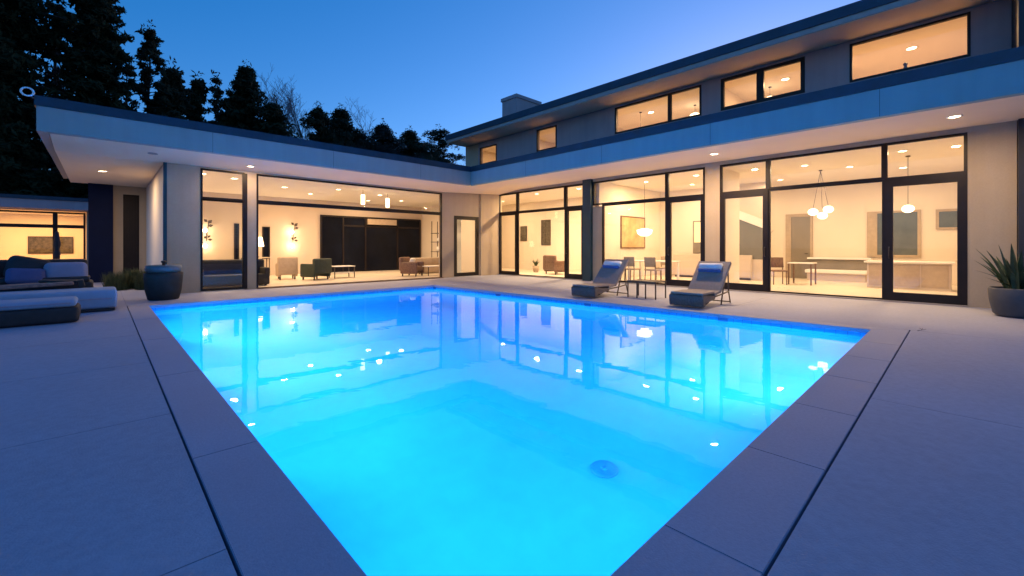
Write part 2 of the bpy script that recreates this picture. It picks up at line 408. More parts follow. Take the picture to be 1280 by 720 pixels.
# right wing, ground floor
wallx(XW, XW+.22, -.79, 14.66, 0, 3.95, [(-.12, 4.86, .0, ZG), (5.29, 9.36, .0, ZG), (9.74, 14.60, .0, ZG)], M['stucco'])
b = bmesh.new(); bx(b, XW-.13, XW+.05, 9.37, 9.745, 0, 3.76); obj('column', b, M['teal'], H)
b = bmesh.new(); bx(b, XW+.0, XW+.2, 8.97, 9.36, 0.001, ZT-.06); obj('wall', b, M['stucco'], H)
# group C
frame_x('sliding_door', 3.60, 4.86, .02, ZT, .13, bot=.2, top=.14, handle=3.68)
frame_x('sliding_door', -.12, 1.20, .02, ZT, .15, bot=.2, top=.16, handle=1.12)
frame_x('window', 1.20, 3.60, .02, ZT+.02, .045, depth=.07, proud=-.012)
frame_x('transom_window', -.12, 1.20, ZT+.0, ZG, .055)
frame_x('transom_window', 1.20, 3.60, ZT+.022, ZG, .055)
frame_x('transom_window', 3.60, 4.86, ZT+.0, ZG, .06)
# group B
frame_x('sliding_door', 5.29, 6.50, .02, ZT, .13, bot=.2, top=.13, handle=6.43)
frame_x('window', 6.50, 8.97, .02, ZT, .06, depth=.07, proud=-.012)
frame_x('transom_window', 5.29, 6.50, ZT, ZG, .055)
frame_x('transom_window', 6.50, 9.36, ZT, ZG, .055)
# group A
frame_x('sliding_door', 13.36, 14.59, .02, ZT-.03, .14, bot=.16, top=.1, handle=13.44)
frame_x('sliding_door', 9.75, 10.68, .02, ZT-.03, .14, bot=.2, top=.12, handle=10.6)
frame_x('window', 10.68, 13.36, .02, ZT-.03, .045, depth=.07, proud=-.012)
frame_x('transom_window', 13.36, 14.59, ZT-.03, ZG, .07)
frame_x('transom_window', 10.68, 13.36, ZT-.03, ZG, .06)
frame_x('transom_window', 9.75, 10.68, ZT-.03, ZG, .07)
# threshold strip along the right wing
b = bmesh.new(); bx(b, XW-.10, XW-.012, -.12, 14.4, 0.002, .03); obj('threshold', b, M['frame_grey'], H)
# left wing front
ZL = 3.45; ZLT = 2.60
wally(YW, YW+.22, 1.18, 13.1, 0, 3.72, [(1.97, 3.03, .0, ZL), (3.34, 10.0, .0, ZL), (10.60, 11.93, .0, 2.57)], M['stucco'])
b = bmesh.new(); bx(b, 12.0, 13.09, YW-.05, YW-.001, 0.001, 3.66); obj('wall', b, M['stucco'], H)
frame_y('window', 1.97, 3.03, .02, ZLT, .05, bot=.06)
frame_y('transom_window', 1.97, 3.03, ZLT-.03, ZL, .05, bot=.09)
frame_y('transom_window', 3.34, 10.0, ZLT, ZL, .05, bot=.07)
frame_y('door_frame', 3.34, 10.0, .02, ZLT, .05, pane=False, bot=.02)
frame_y('door', 10.60, 11.93, .02, 2.57, .15, handle=11.84)
b = bmesh.new(); bx(b, 3.0, 3.1, YW-.02, YW+.1, .02, 3.42); obj('door_frame', b, M['frame'], H)
b = bmesh.new(); bx(b, 1.16, 1.24, YW-.03, YW+.02, 0.002, 3.5); obj('pillar_edge_strip', b, M['teal'], H)  # narrow dark strip along the left edge of the pillar
b = bmesh.new(); bx(b, 3.34, 10.0, YW-.12, YW-.012, .002, .028); obj('threshold', b, M['wood'], H)
# left wing left side wall, recess and backs
wallx(1.2, 1.38, YW+.22, 21.25, 0, 3.6, [], M['cream'])
wally(21.25, 21.45, .28, 1.38, 0, 3.6, [(.55, 1.0, 0, 3.2)], M['stucco'])
b = bmesh.new(); bx(b, .55, 1.0, 21.33, 21.38, 0.001, 3.2)
for k in range(1, 6): bx(b, .55+.075*k-.006, .55+.075*k+.006, 21.32, 21.34, .02, 3.18)
obj('door', b, M['frame'], H)
b = bmesh.new(); bx(b, -.36, .279, 21.1, 21.5, 0, 3.52)
for k in range(0, 8): bx(b, -.36+.08*k, -.35+.08*k+.012, 21.088, 21.1, 0.02, 3.5)
obj('cladding_panel', b, M['navy'], H)
# fascia / soffit / roofs
XF, YF, ZB, ZTp = 10.2, 12.95, 3.62, 4.13
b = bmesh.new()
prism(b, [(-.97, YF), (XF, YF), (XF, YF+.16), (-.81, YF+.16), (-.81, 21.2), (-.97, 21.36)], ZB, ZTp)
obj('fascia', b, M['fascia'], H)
b = bmesh.new(); prism(b, [(XF, YF), (XF, -4.0), (XF+.16, -4.0), (XF+.16, YF+.159)], ZB, ZTp); obj('fascia', b, M['fascia_glow'], H)
b = bmesh.new()
o_ = .03
prism(b, [(-.97-o_, YF-o_), (XF-o_, YF-o_), (XF-o_, -4.0), (XF+.3, -4.0), (XF+.3, YF+.3), (-.7, YF+.3), (-.7, 21.3), (-.97-o_, 21.3)], ZTp+.002, ZTp+.20)
obj('roof_edge', b, M['cap'], H)
b = bmesh.new()
quadslab(b, [(-.80, YF+.165, ZB+.01), (XF, YF+.165, ZB+.01), (XF, YW-.001, 3.5), (-.80, YW-.001, 3.5)], .05)
quadslab(b, [(-.80, YW, 3.5), (1.19, YW, 3.5), (1.19, 21.3, 3.5), (-.80, 21.3, 3.5)], .05)
obj('soffit', b, M['soffit'], H)
b = bmesh.new()
quadslab(b, [(XF+.165, -4.0, ZB+.01), (XW-.001, -4.0, 3.765), (XW-.001, YF+.16, 3.765), (XF+.165, YF+.16, ZB+.01)], .05)
quadslab(b, [(XF+.0, YF+.16, ZB+.01), (XW-.001, YF+.16, 3.765), (XW-.001, YW-.051, 3.64), (XF+.0, YW-.051, 3.5)], .05)
obj('soffit', b, M['soffit'], H)
b = bmesh.new(); bx(b, -.80, 21.4, YF+.17, 21.6, 4.0, 4.12); bx(b, XF+.17, 21.4, -4.0, YF+.17, 4.0, 4.12); obj('roof', b, M['rooftop'], H)
for x in (2.0, 5.0, 8.0): obj('fascia_joint', box(x-.003, x+.003, YF-.0025, YF+.001, ZB+.004, ZTp-.004), M['joint'], H)
for y in (10.0, 7.0, 4.0, 1.0): obj('fascia_joint', box(XF-.0025, XF+.001, y-.003, y+.003, ZB+.004, ZTp-.004), M['joint'], H)
for x in (.6, 3.8, 7.0): obj('roof_edge_lap', box(x-.03, x+.03, YF-o_-.004, YF-o_+.001, ZTp+.0, ZTp+.203), M['cap'], H)
for y in (10.4, 7.2, 4.0, .8): obj('roof_edge_lap', box(XF-o_-.004, XF-o_+.001, y-.03, y+.03, ZTp+.0, ZTp+.203), M['cap'], H)
# upper storey
UX = 14.4
WZ0, WZ1 = 5.64, 6.66
ups = [(16.16, 17.49, 5.58, 6.48), (12.21, 13.40, 5.62, 6.62), (5.93, 9.25, WZ0, WZ1), (3.03, 5.31, WZ0, WZ1), (-.18, 2.02, WZ0, WZ1)]
wallx(UX, UX+.2, -.79, 18.73, 4.12, 6.9, ups, M['stucco_dark'])
b = bmesh.new(); bx(b, UX-.02, UX-.001, 17.62, 18.70, 4.13, 6.74); obj('wall', b, M['stucco'], H)
for y0, y1, z0, z1 in (ups[0], ups[1], ups[4]): frame_x('window', y0, y1, z0, z1, .055, x=UX, proud=.02)
frame_x('window', 5.93, 7.04, WZ0, WZ1, .06, x=UX, proud=.02); frame_x('window', 7.04, 9.25, WZ0, WZ1, .06, x=UX, proud=.02)
frame_x('window', 3.03, 4.17, WZ0, WZ1, .10, x=UX, proud=.02); frame_x('window', 4.17, 5.31, WZ0, WZ1, .10, x=UX, proud=.02)
b = bmesh.new(); bx(b, 13.2, 21.2, -4, 18.75, 6.75, 6.87); obj('upper_soffit', b, M['soffit'], H)
b = bmesh.new(); bx(b, 13.17, 13.3, -4, 18.8, 6.76, 6.90); bx(b, 13.3, 21.2, 18.752, 18.8, 6.76, 6.90); obj('upper_fascia', b, M['frame_grey'], H)
b = bmesh.new(); bx(b, 13.13, 21.25, -4, 18.84, 6.902, 7.17); obj('upper_roof', b, M['cap'], H)
# brown low link roof behind the left wing
b = bmesh.new()
vv = [b.verts.new(p) for p in ((9.6, 17.5, 4.45), (14.2, 17.5, 5.25), (14.2, 21.5, 5.25), (9.6, 21.5, 4.45), (9.6, 17.5, 4.13), (14.2, 17.5, 5.05), (14.2, 21.5, 5.05), (9.6, 21.5, 4.13))]
for f in ((0,1,2,3),(7,6,5,4),(0,4,5,1),(1,5,6,2),(2,6,7,3),(3,7,4,0)): b.faces.new([vv[i] for i in f])
obj('link_roof', b, M['brownroof'], H)
b = bmesh.new(); bx(b, 17.0, 19.0, 17.4, 18.6, 7.17, 9.9); bx(b, 16.94, 19.06, 17.34, 18.66, 9.78, 9.97); obj('chimney', b, M['stucco_dark'], H)
# return wall at the right end, its shadow put into a dark colour
b = bmesh.new(); bx(b, 12.9, 21.0, -4.0, -.80, 0, 6.74); obj('wall', b, mat('shaded_return_wall', (.022, .024, .032), .6, .15, 2), H)
b = bmesh.new(); bx(b, 14.41, 21, -.795, -.6, 4.12, 6.74); obj('wall', b, M['stucco_dark'], H)
# interior partitions of the ground floor
def ibox(x0, x1, y0, y1, z0, z1, m, name='inner_wall'): return obj(name, box(x0, x1, y0, y1, z0, z1), M[m], H)
ibox(1.38, 13.09, YW+.22, 21.1, 0.002, .02, 'floor', 'inner_floor')
ibox(XW+.22, 21, -.6, 20, 0.002, .02, 'floor', 'inner_floor')
ibox(XW+.001, XW+.219, -.12, 14.6, 0.001, .018, 'floor', 'inner_floor')
ibox(1.98, 13.0, YW+.001, YW+.219, 0.001, .018, 'floor', 'inner_floor')
ibox(1.38, 13.1, YW+.22, 21.1, 3.49, 3.56, 'ceil', 'inner_ceiling')
ibox(XW+.22, 21, -.6, 20, 3.70, 3.76, 'ceil', 'inner_ceiling')
ibox(1.38, 13.2, 21.1, 21.25, 0, 3.5, 'cream_dim')                     # back of the left room, its dim light put into darker plaster
ibox(13.1, 13.3, 14.82, 21.1, 0, 3.98, 'cream')
ibox(1.381, 1.40, YW+.22, 21.1, .02, 3.49, 'cream')
ibox(17.0, 17.15, 9.38, 20, 0, 3.7, 'cream')                       # room 1 back
ibox(13.3, 17.0, 19.9, 20, 0, 3.7, 'cream')
ibox(13.32, 18.0, 9.24, 9.36, 0, 3.7, 'cream')                     # room 1 / 2
ibox(18.0, 18.15, 5.0, 9.36, 0, 3.7, 'cream'); ibox(17.15, 18.15, 9.36, 12.2, 0, 3.7, 'cream')
ibox(13.32, 15.2, 5.02, 5.14, 0, 3.7, 'cream')                     # room 2 / 3 stub
ibox(20.0, 20.15, -.8, 9.24, 0, 3.7, 'cream')
ibox(18.15, 20, 9.1, 9.24, 0, 3.7, 'cream')
ibox(XW+.22, 20, -.78, -.6, 0, 3.7, 'cream')
# upper rooms
ibox(14.6, 19, -.59, 18.7, 4.6, 4.7, 'floor', 'inner_floor'); ibox(14.6, 19, -.59, 18.7, 6.70, 6.745, 'ceil', 'inner_ceiling')
ibox(19, 19.15, -.6, 18.73, 4.6, 6.75, 'cream')
for y in (2.5, 5.6, 10.8, 14.8): ibox(14.6, 19, y-.06, y+.06, 4.7, 6.7, 'cream')
ibox(14.6, 19, 18.6, 18.72, 4.7, 6.7, 'cream')
# left-room night glazing on the back wall
t = bmesh.new(); bx(t, 7.5, 13.0, 21.03, 21.09, .02, 2.80); g_ = obj('rear_window', t, M['darkglass'], H)
t = bmesh.new()
for x in (7.5, 8.55, 9.7, 11.5, 12.9): bx(t, x, x+.07, 21.0, 21.028, .02, 2.8)
bx(t, 7.57, 12.9, 21.002, 21.026, 2.72, 2.8); bx(t, 8.6, 12.9, 21.0, 21.02, 2.28, 2.36); obj('frame', t, M['frame'], g_)
b = bmesh.new(); bx(b, 9.8, 11.4, 20.85, 20.998, 2.42, 2.7); obj('rear_shelf', b, M['tan'], H)

# ------------------------------------------------------------------ fixtures
WARM = (1, .67, .37)
def downlight(x, y, z, e, label, group, r=.075, tilt=(0,0,0), col=WARM):
    t = thing('downlight', label, 'ceiling light', (x, y, z), group)
    b = bmesh.new(); lathe(b, x, y, [(r+.0, z+.0), (r+.035, z-.002), (r+.038, z-.010), (r+.006, z-.014), (r+.002, z-.003)], 24); obj('trim', b, M['white'], t, True)
    b = bmesh.new(); lathe(b, x, y, [(r-.002, z-.002), (r-.004, z-.006), (0, z-.0061)], 20); obj('lens', b, M['warm'], t)
    if e: lamp('lamp', 'AREA', (x, y, z-.012), e, col, t, 2*r)
    return t
def sz_r(x): return ZB+.01+(3.765-ZB-.01)*(x-XF-.165)/(XW-XF-.165)
def sz_l(y): return ZB+.01+(3.5-ZB-.01)*(y-YF-.165)/(YW-YF-.165)
downlight(3.05, 13.95, sz_l(13.95), 12, 'recessed round light in the soffit above the grey post of the left wing', 'soffit downlights')
downlight(11.55, 4.43, sz_r(11.55), 75, 'recessed round light in the soffit above the grey column of the right wing', 'soffit downlights')
downlight(11.45, 0.06, sz_r(11.45), 28, 'recessed round light in the soffit above the rightmost glass door', 'soffit downlights')
downlight(.0, 17.5, 3.5, 30, 'recessed round light in the ceiling of the open recess by the tall grasses', 'soffit downlights')
b = bmesh.new(); lathe(b, .9, 13.8, [(.10, sz_l(13.8)-.001), (.10, sz_l(13.8)-.012), (0, sz_l(13.8)-.013)], 20)
tag(obj('soffit_vent', b, M['frame_grey'], None), 'small unlit round grey vent in the soffit near the roof corner', 'vent')
LR = [(2.2, 15.9), (3.1, 16.3), (4.9, 17.4), (6.6, 16.6), (6.3, 18.8), (8.6, 17.2), (10.4, 18.6), (11.4, 16.3), (9.2, 19.6)]
for i, (x, y) in enumerate(LR):
    downlight(x, y, 3.49, 22, 'recessed warm light in the ceiling of the left wing living room', 'living room ceiling lights', r=.09)
for x, y, e in ((14.4, 13.4, 92), (14.4, 11.0, 90), (15.4, 16.8, 25)):
    downlight(x, y, 3.70, e, 'recessed warm light in the ceiling of the room with the brown armchair', 'armchair room ceiling lights', r=.08)
for x, y in ((14.7, 8.1), (14.6, 6.2), (16.6, 7.2)):
    downlight(x, y, 3.70, 34, 'recessed warm light in the ceiling of the dining room behind the loungers', 'dining room ceiling lights', r=.08)
for x, y in ((15.2, 3.2), (14.7, 1.0), (17.8, 4.5), (17.8, 1.2), (16.4, 2.3), (18.8, 6.9)):
    downlight(x, y, 3.70, 24, 'recessed warm light in the ceiling of the kitchen room at the right', 'kitchen room ceiling lights', r=.08)
for x, y, e in ((16.0, .9, 45), (16, 3.9, 30), (16.0, 8.6, 40), (15.9, 12.9, 22), (16, 16.6, 22)):
    downlight(x, y, 6.70, e, 'recessed warm light in the upper floor ceiling behind the windows', 'upper floor ceiling lights', r=.1, col=(1, .58, .28))
def globe(x, y, z, r, ztop, label, e, group=None, m='warmsoft', n=1):
    t = thing('pendant_lamp', label, 'pendant lamp', (x, y, ztop), group)
    b = bmesh.new(); lathe(b, x, y, [(0, ztop), (.05, ztop-.001), (.05, ztop-.03), (0, ztop-.031)], 16); obj('ceiling_rose', b, M['metal'], t, True)
    offs = [(0, 0, 0)] if n == 1 else [(0, .20, .02), (0, -.20, .08), (.16, -.02, -.10)]
    for dx, dy, dz in offs[:n]:
        b = bmesh.new(); tube(b, [(x, y, ztop-.02), (x+dx*.9, y+dy*.9, z+dz+r+.08), (x+dx, y+dy, z+dz+r*.9)], .006, 6); obj('cord', b, M['metal'], t, True)
        b = bmesh.new(); sphere(b, (x+dx, y+dy, z+dz), r, sz=.8); obj('globe', b, M[m], t, True)
    return t
globe(16.5, 3.05, 2.36, .14, 3.70, 'cluster of three glowing glass globes hanging in the right room', 0, n=3)
globe(15.6, .95, 2.28, .13, 3.70, 'single glowing pendant lamp behind the rightmost glass door', 0)
globe(16.4, 7.0, 6.22, .22, 6.70, 'glowing globe pendant behind the wide two pane upper window', 0)
globe(16.4, 4.45, 6.22, .2, 6.70, 'glowing globe pendant behind the thick framed upper window pair', 0)
globe(15.7, 8.9, 5.72, .16, 6.70, 'low glowing pendant at the left side of the wide upper window', 0)
# drum pendants in the left room
for x, y in ((7.35, 16.1), (8.65, 16.6)):
    t = thing('pendant_lamp', 'slim glowing cylinder pendant hanging in the living room clerestory', 'pendant lamp', (x, y, 3.49), 'cylinder pendants in the living room')
    b = bmesh.new(); tube(b, [(x, y, 3.49), (x, y, 3.3)], .008, 6); obj('cord', b, M['metal'], t)
    b = bmesh.new(); lathe(b, x, y, [(0, 3.30), (.075, 3.298), (.075, 2.92), (0, 2.918)], 16); obj('shade', b, M['warmsoft'], t, True)
# wall sconces with leafy metal leaves
def sconce(x, label):
    t = thing('wall_sconce', label, 'wall lamp', (x, 21.1, 1.75), 'leaf shaped wall lamps')
    b = bmesh.new(); tube(b, [(x, 21.09, 1.5), (x, 21.04, 1.8), (x+.05, 21.0, 2.2)], .018, 8)
    for dz, s, a in ((2.2, .30, .5), (2.26, .24, -.6), (2.1, .2, 1.2), (1.62, .22, .4), (1.6, .2, -.8), (1.55, .16, 1.4)):
        v0 = Vector((x+.02, 20.99, dz)); d = Vector((math.sin(a)*s, -.05, math.cos(a)*s*.6)); n = Vector((d.z, 0, -d.x))*.35
        p = [v0, v0+d*.5+n, v0+d, v0+d*.5-n]; q = [w+Vector((0, .012, 0)) for w in p]
        vs = [b.verts.new(w) for w in p+q]
        for f in ((0,1,2,3),(7,6,5,4),(0,4,5,1),(1,5,6,2),(2,6,7,3),(3,7,4,0)): b.faces.new([vs[i] for i in f])
    obj('leaves', b, M['metal'], t)
    for z in (1.93, 1.30):
        b = bmesh.new(); sphere(b, (x-.06, 21.0, z), .075, sz=1.1); obj('bulb', b, M['warm'], t, True)
    lamp('lamp', 'POINT', (x-.06, 20.84, 1.93), 5, WARM, t, .05); lamp('lamp', 'POINT', (x-.06, 20.84, 1.30), 5, WARM, t, .05)
sconce(3.05, 'leafy dark metal wall lamp with two glowing bulbs, seen through the narrow left window')
sconce(6.3, 'leafy dark metal wall lamp with two glowing bulbs, between the mirror and the dark glazing')

# ------------------------------------------------------------------ furniture inside
def picture(name, plane, a0, a1, z0, z1, label, m, axis='x', fm='metal', cat='picture', d=.04):
    loc = (plane, (a0+a1)/2, z0) if axis == 'x' else ((a0+a1)/2, plane, z0)
    t = thing(name, label, cat, loc); w = .045
    b = bmesh.new(); c = bmesh.new()
    if axis == 'x':
        bx(b, plane-d, plane-.002, a0, a0+w, z0, z1); bx(b, plane-d, plane-.002, a1-w, a1, z0, z1); bx(b, plane-d, plane-.002, a0+w, a1-w, z0, z0+w); bx(b, plane-d, plane-.002, a0+w, a1-w, z1-w, z1)
        bx(c, plane-d*.6, plane-.003, a0+w, a1-w, z0+w, z1-w)
    else:
        bx(b, a0, a0+w, plane-d, plane-.002, z0, z1); bx(b, a1-w, a1, plane-d, plane-.002, z0, z1); bx(b, a0+w, a1-w, plane-d, plane-.002, z0, z0+w); bx(b, a0+w, a1-w, plane-d, plane-.002, z1-w, z1)
        bx(c, a0+w, a1-w, plane-d*.6, plane-.003, z0+w, z1-w)
    obj('frame', b, M[fm], t); obj('canvas', c, M[m], t)
    return t
picture('wall_picture', 17.0, 16.55, 17.05, 1.6, 2.42, 'small dark framed picture on the cream wall, left of the taller one', 'artdark')
picture('wall_picture', 17.0, 14.82, 15.47, 1.35, 2.7, 'tall dark framed picture above the brown armchair', 'artdark')
# room 2 sees to y=11.7 at x=18 only where the partition allows: painting on the partition wall's far room side
ptg = thing('wall_painting', 'large amber square painting on the dining room wall behind the left lounger', 'painting', (16.0, 9.24, 1.1))
b = bmesh.new()
px0, px1, pz0, pz1 = 14.75, 16.6, 1.2, 2.5
bx(b, px0, px0+.05, 9.19, 9.238, pz0, pz1); bx(b, px1-.05, px1, 9.19, 9.238, pz0, pz1); bx(b, px0+.05, px1-.05, 9.19, 9.238, pz0, pz0+.05); bx(b, px0+.05, px1-.05, 9.19, 9.238, pz1-.05, pz1); obj('frame', b, M['wood'], ptg)
obj('canvas', box(px0+.05, px1-.05, 9.20, 9.237, pz0+.05, pz1-.05), M['arttan'], ptg)
t = thing('pendant_lamp', 'wide bright bowl pendant glowing in front of the amber painting', 'pendant lamp', (15.3, 8.5, 3.7))
b = bmesh.new(); tube(b, [(15.3, 8.5, 3.7), (15.3, 8.5, 1.95)], .008, 6); obj('cord', b, M['metal'], t)
b = bmesh.new(); lathe(b, 15.3, 8.5, [(0, 1.68), (.14, 1.69), (.26, 1.78), (.30, 1.92), (.10, 1.98), (0, 1.98)], 24); obj('shade', b, M['warmsoft'], t, True)
# lit panel further right
t = thing('lit_wall_panel', 'narrow glowing yellow panel on the dining room wall behind the glass door', 'wall light', (18.0, 7.5, .9))
obj('frame', box(17.955, 17.999, 7.2, 7.75, 1.0, 2.35), M['greydoor'], t)
obj('glow_face', box(17.94, 17.954, 7.26, 7.69, 1.45, 2.3), M['warmdim'], t)

def armchair(x, y, rot, mat_, label, w=.85, hh=.9, cush=None, group=None):
    t = thing('armchair', label, 'armchair', (x, y, .02), group)
    def part(name, cs, m, bev):
        b = bmesh.new()
        for c, s in cs: obx(b, c, s, (0,0,0), bev, 3)
        b.transform(Matrix.Rotation(rot, 4, 'Z')); b.transform(Matrix.Translation((x, y, .02)))
        return obj(name, b, m, t, True)
    part('seat', [((0, .0, .32), (w-.2, .7, .22))], cush or mat_, .05)
    part('backrest', [((0, .36, .52), (w, .16, hh*.72))], mat_, .06)
    part('armrest', [((-w/2+.07, 0, .36), (.14, .75, .5))], mat_, .05)
    part('armrest', [((w/2-.07, 0, .36), (.14, .75, .5))], mat_, .05)
    for sx in (-1, 1):
        for sy in (-1, 1): part('leg', [((sx*(w/2-.1), sy*.3, .07), (.05, .05, .14))], M['metal'], .008)
    return t
armchair(15.0, 12.75, R(75), M['brown'], 'brown woven armchair below the tall dark picture', .95, .95)
armchair(5.15, 18.0, R(170), M['tan'], 'khaki armchair against the cream living room wall', .7, .95)
armchair(5.85, 16.9, R(200), M['darkgreen'], 'dark green low armchair in front of the khaki one', .8, .8)
armchair(9.6, 16.2, R(35), M['brown'], 'dark brown rounded armchair with a white pillow near the dark glazing', .85, .8)
b = bmesh.new(); obx(b, (9.62, 16.25, .62), (.36, .14, .34), (.3, 0, .6), .06, 3); tag(obj('pillow', b, M['white'], None, True), 'white pillow propped on the dark brown armchair', 'pillow')
def sofa(x0, x1, y0, y1, m, label, hh=.8, back='y+'):
    t = thing('sofa', label, 'sofa', ((x0+x1)/2, (y0+y1)/2, .02))
    obj('base', box(x0, x1, y0, y1, .06, .40, .04), m, t, True)
    if back == 'x-': obj('backrest', box(x0-.01, x0+.22, y0, y1, .38, hh, .06, 3), m, t, True)
    else: obj('backrest', box(x0, x1, y1-.22, y1+.01, .38, hh, .06, 3), m, t, True)
    obj('armrest', box(x0-.01, x0+.16, y0-.01, y1-.23, .38, .6, .04, 3), m, t, True); obj('armrest', box(x1-.16, x1+.01, y0-.01, y1-.23, .38, .6, .04, 3), m, t, True)
    for px, py in ((x0+.1, y0+.1), (x1-.1, y0+.1), (x0+.1, y1-.1), (x1-.1, y1-.1)): obj('leg', box(px-.03, px+.03, py-.03, py+.03, .02, .08), M['metal'], t)
    return t
sofa(2.0, 3.9, 15.35, 16.2, M['black'], 'black sofa right behind the narrow left window', .86)
sofa(10.4, 12.2, 17.0, 17.8, M['tan'], 'tan sofa near the right end of the living room', .75)
def table(name, x0, x1, y0, y1, h, label, mt, ml, leg=.03, top=.03, cat='table', shelf=None, group=None, z=.02):
    t = thing(name, label, cat, ((x0+x1)/2, (y0+y1)/2, z), group)
    obj('tabletop', box(x0, x1, y0, y1, z+h-top, z+h, .006), mt, t)
    for px in (x0+leg, x1-leg):
        for py in (y0+leg, y1-leg): obj('leg', box(px-leg/2, px+leg/2, py-leg/2, py+leg/2, z, z+h-top), ml, t)
    if shelf: obj('shelf', box(x0+leg, x1-leg, y0+leg, y1-leg, z+shelf, z+shelf+.02), mt, t)
    return t
table('side_table', 6.55, 7.4, 16.9, 17.5, .48, 'small pale side table beside the dark green armchair', M['white'], M['metal'], shelf=.2)
table('coffee_table', 10.0, 11.1, 15.6, 16.2, .42, 'low pale coffee table beside the dark brown armchair', M['white'], M['metal'])
table('console_table', 4.2, 5.2, 20.4, 20.9, .8, 'narrow pale console table under the glowing table lamp', M['cream_dim'], M['metal'], shelf=.3)
t = thing('table_lamp', 'table lamp with a wide glowing white shade on the console', 'table lamp', (4.75, 20.65, .82))
b = bmesh.new(); lathe(b, 4.75, 20.65, [(.1, .82), (.1, .84), (.03, .87), (.05, 1.05), (.02, 1.2), (.02, 1.3)], 20); obj('base', b, M['metal'], t, True)
b = bmesh.new(); lathe(b, 4.75, 20.65, [(.26, 1.28), (.19, 1.68)], 24); obj('lamp_shade', b, M['warmsoft'], t, True)
picture('wall_mirror', 21.1, 5.05, 5.35, .75, 2.15, 'tall dark framed mirror beside the glowing table lamp', 'darkglass', 'y', 'frame', 'mirror')
picture('wall_mirror', 21.1, 4.0, 4.18, .7, 2.25, 'very narrow dark wall panel beside the left window jamb', 'darkglass', 'y', 'frame', 'mirror')
# ladder shelf
t = thing('shelf_unit', 'open dark shelf with lit pale ornaments at the right end of the living room', 'shelf', (12.55, 18.6, .02))
b = bmesh.new()
for y in (18.2, 19.0):
    for x in (12.4, 12.75): bx(b, x-.015, x+.015, y-.015, y+.015, .02, 2.6)
obj('upright', b, M['metal'], t)
for z in (.5, 1.0, 1.5, 1.95): obj('shelf', box(12.36, 12.8, 18.16, 19.04, z, z+.03), M['metal'], t)
for i, (z, r) in enumerate(((.53, .12), (1.03, .14), (1.53, .11))):
    b = bmesh.new(); lathe(b, 12.58, 18.6, [(r*.5, z), (r, z+r*.7), (r*.9, z+r*1.6), (r*.4, z+r*2)], 16)
    tag(obj('vase', b, M['white'], None, True), 'pale vase on the %s shelf of the dark open shelf' % ('lowest', 'second', 'third')[i], 'vase')
# curtain just inside the corner door
b = bmesh.new()
n = 40; top = []; bot = []
for i in range(n+1):
    x = 10.85+.35*i/n; y = YW+.30+.03*math.sin(i*1.3); bot.append(b.verts.new((x, y, .03))); top.append(b.verts.new((x, y, 2.62)))
for i in range(n): b.faces.new((bot[i], bot[i+1], top[i+1], top[i]))
bmesh.ops.solidify(b, geom=b.faces[:], thickness=.004)
tag(obj('curtain', b, M['white'], None, True), 'white pleated curtain behind the single corner door', 'curtain')
# room 1 vase with plant
t = thing('potted_plant', 'small potted plant on the floor by the brown armchair', 'plant', (15.4, 14.4, .02))
b = bmesh.new(); lathe(b, 15.4, 14.4, [(.12, .02), (.17, .3), (.15, .34), (.13, .3), (0, .29)], 20); obj('pot', b, M['tan'], t, True)
def blades(bm, c, n, h, spread, w, rnd, droop=.35, seg=5, foot=0):
    for i in range(n):
        a = rnd.uniform(0, 2*PI); L = h*rnd.uniform(.6, 1.0); sp = spread*rnd.uniform(.3, 1); r0 = rnd.uniform(0, .35)*w*3+foot*rnd.random()**.5; a0 = rnd.uniform(0, 2*PI)
        base = Vector(c)+(Vector((math.cos(a0)*r0, math.sin(a0)*r0, 0)) if foot else Vector((math.cos(a)*r0, math.sin(a)*r0, 0))); side = Vector((-math.sin(a), math.cos(a), 0)); tw = rnd.uniform(-.6, .6)
        side = (side*math.cos(tw)+Vector((0,0,1))*math.sin(tw)*.3).normalized(); prev = None
        for k in range(seg+1):
            u = k/seg; p = base+Vector((math.cos(a), math.sin(a), 0))*(sp*u**1.5)+Vector((0,0,1))*(L*(u-droop*u*u*sp/max(L, .01)))
            ww = w*(.65+.6*u-1.22*u*u)*.5
            c0 = bm.verts.new(p-side*ww); c1 = bm.verts.new(p+side*ww); m_ = bm.verts.new(p-Vector((math.cos(a), math.sin(a), -.3))*ww*.4)
            if prev:
                bm.faces.new((prev[0], prev[2], m_, c0)); bm.faces.new((prev[2], prev[1], c1, m_))
            prev = (c0, c1, m_)
b = bmesh.new(); blades(b, (15.4, 14.4, .3), 26, .5, .3, .06, random.Random(3)); obj('leaves', b, M['leaf'], t)
# dining table and chairs in room 2
table('dining_table', 14.0, 14.95, 6.9, 8.5, .74, 'white dining table behind the left lounger', M['white'], M['white'], leg=.06)
def chair(x, y, rot, label, m=M['white'], group='dining chairs'):
    t = thing('dining_chair', label, 'chair', (x, y, .02), group)
    def part(name, fn, mm, sm=True):
        b = bmesh.new(); fn(b); b.transform(Matrix.Rotation(rot, 4, 'Z')); b.transform(Matrix.Translation((x, y, .02))); return obj(name, b, mm, t, sm)
    part('seat', lambda b: obx(b, (0, 0, .45), (.44, .44, .05), (0,0,0), .02, 2), m)
    part('backrest', lambda b: obx(b, (0, .21, .72), (.42, .035, .34), (-.12, 0, 0), .015, 2), m)
    for sx in (-1, 1):
        part('leg', lambda b: tube(b, [(sx*.19, -.19, 0), (sx*.18, -.18, .43)], .016, 8), M['wood'])
        part('leg', lambda b: tube(b, [(sx*.19, .22, 0), (sx*.18, .19, .45), (sx*.18, .22, .85)], .016, 8), M['wood'])
    return t
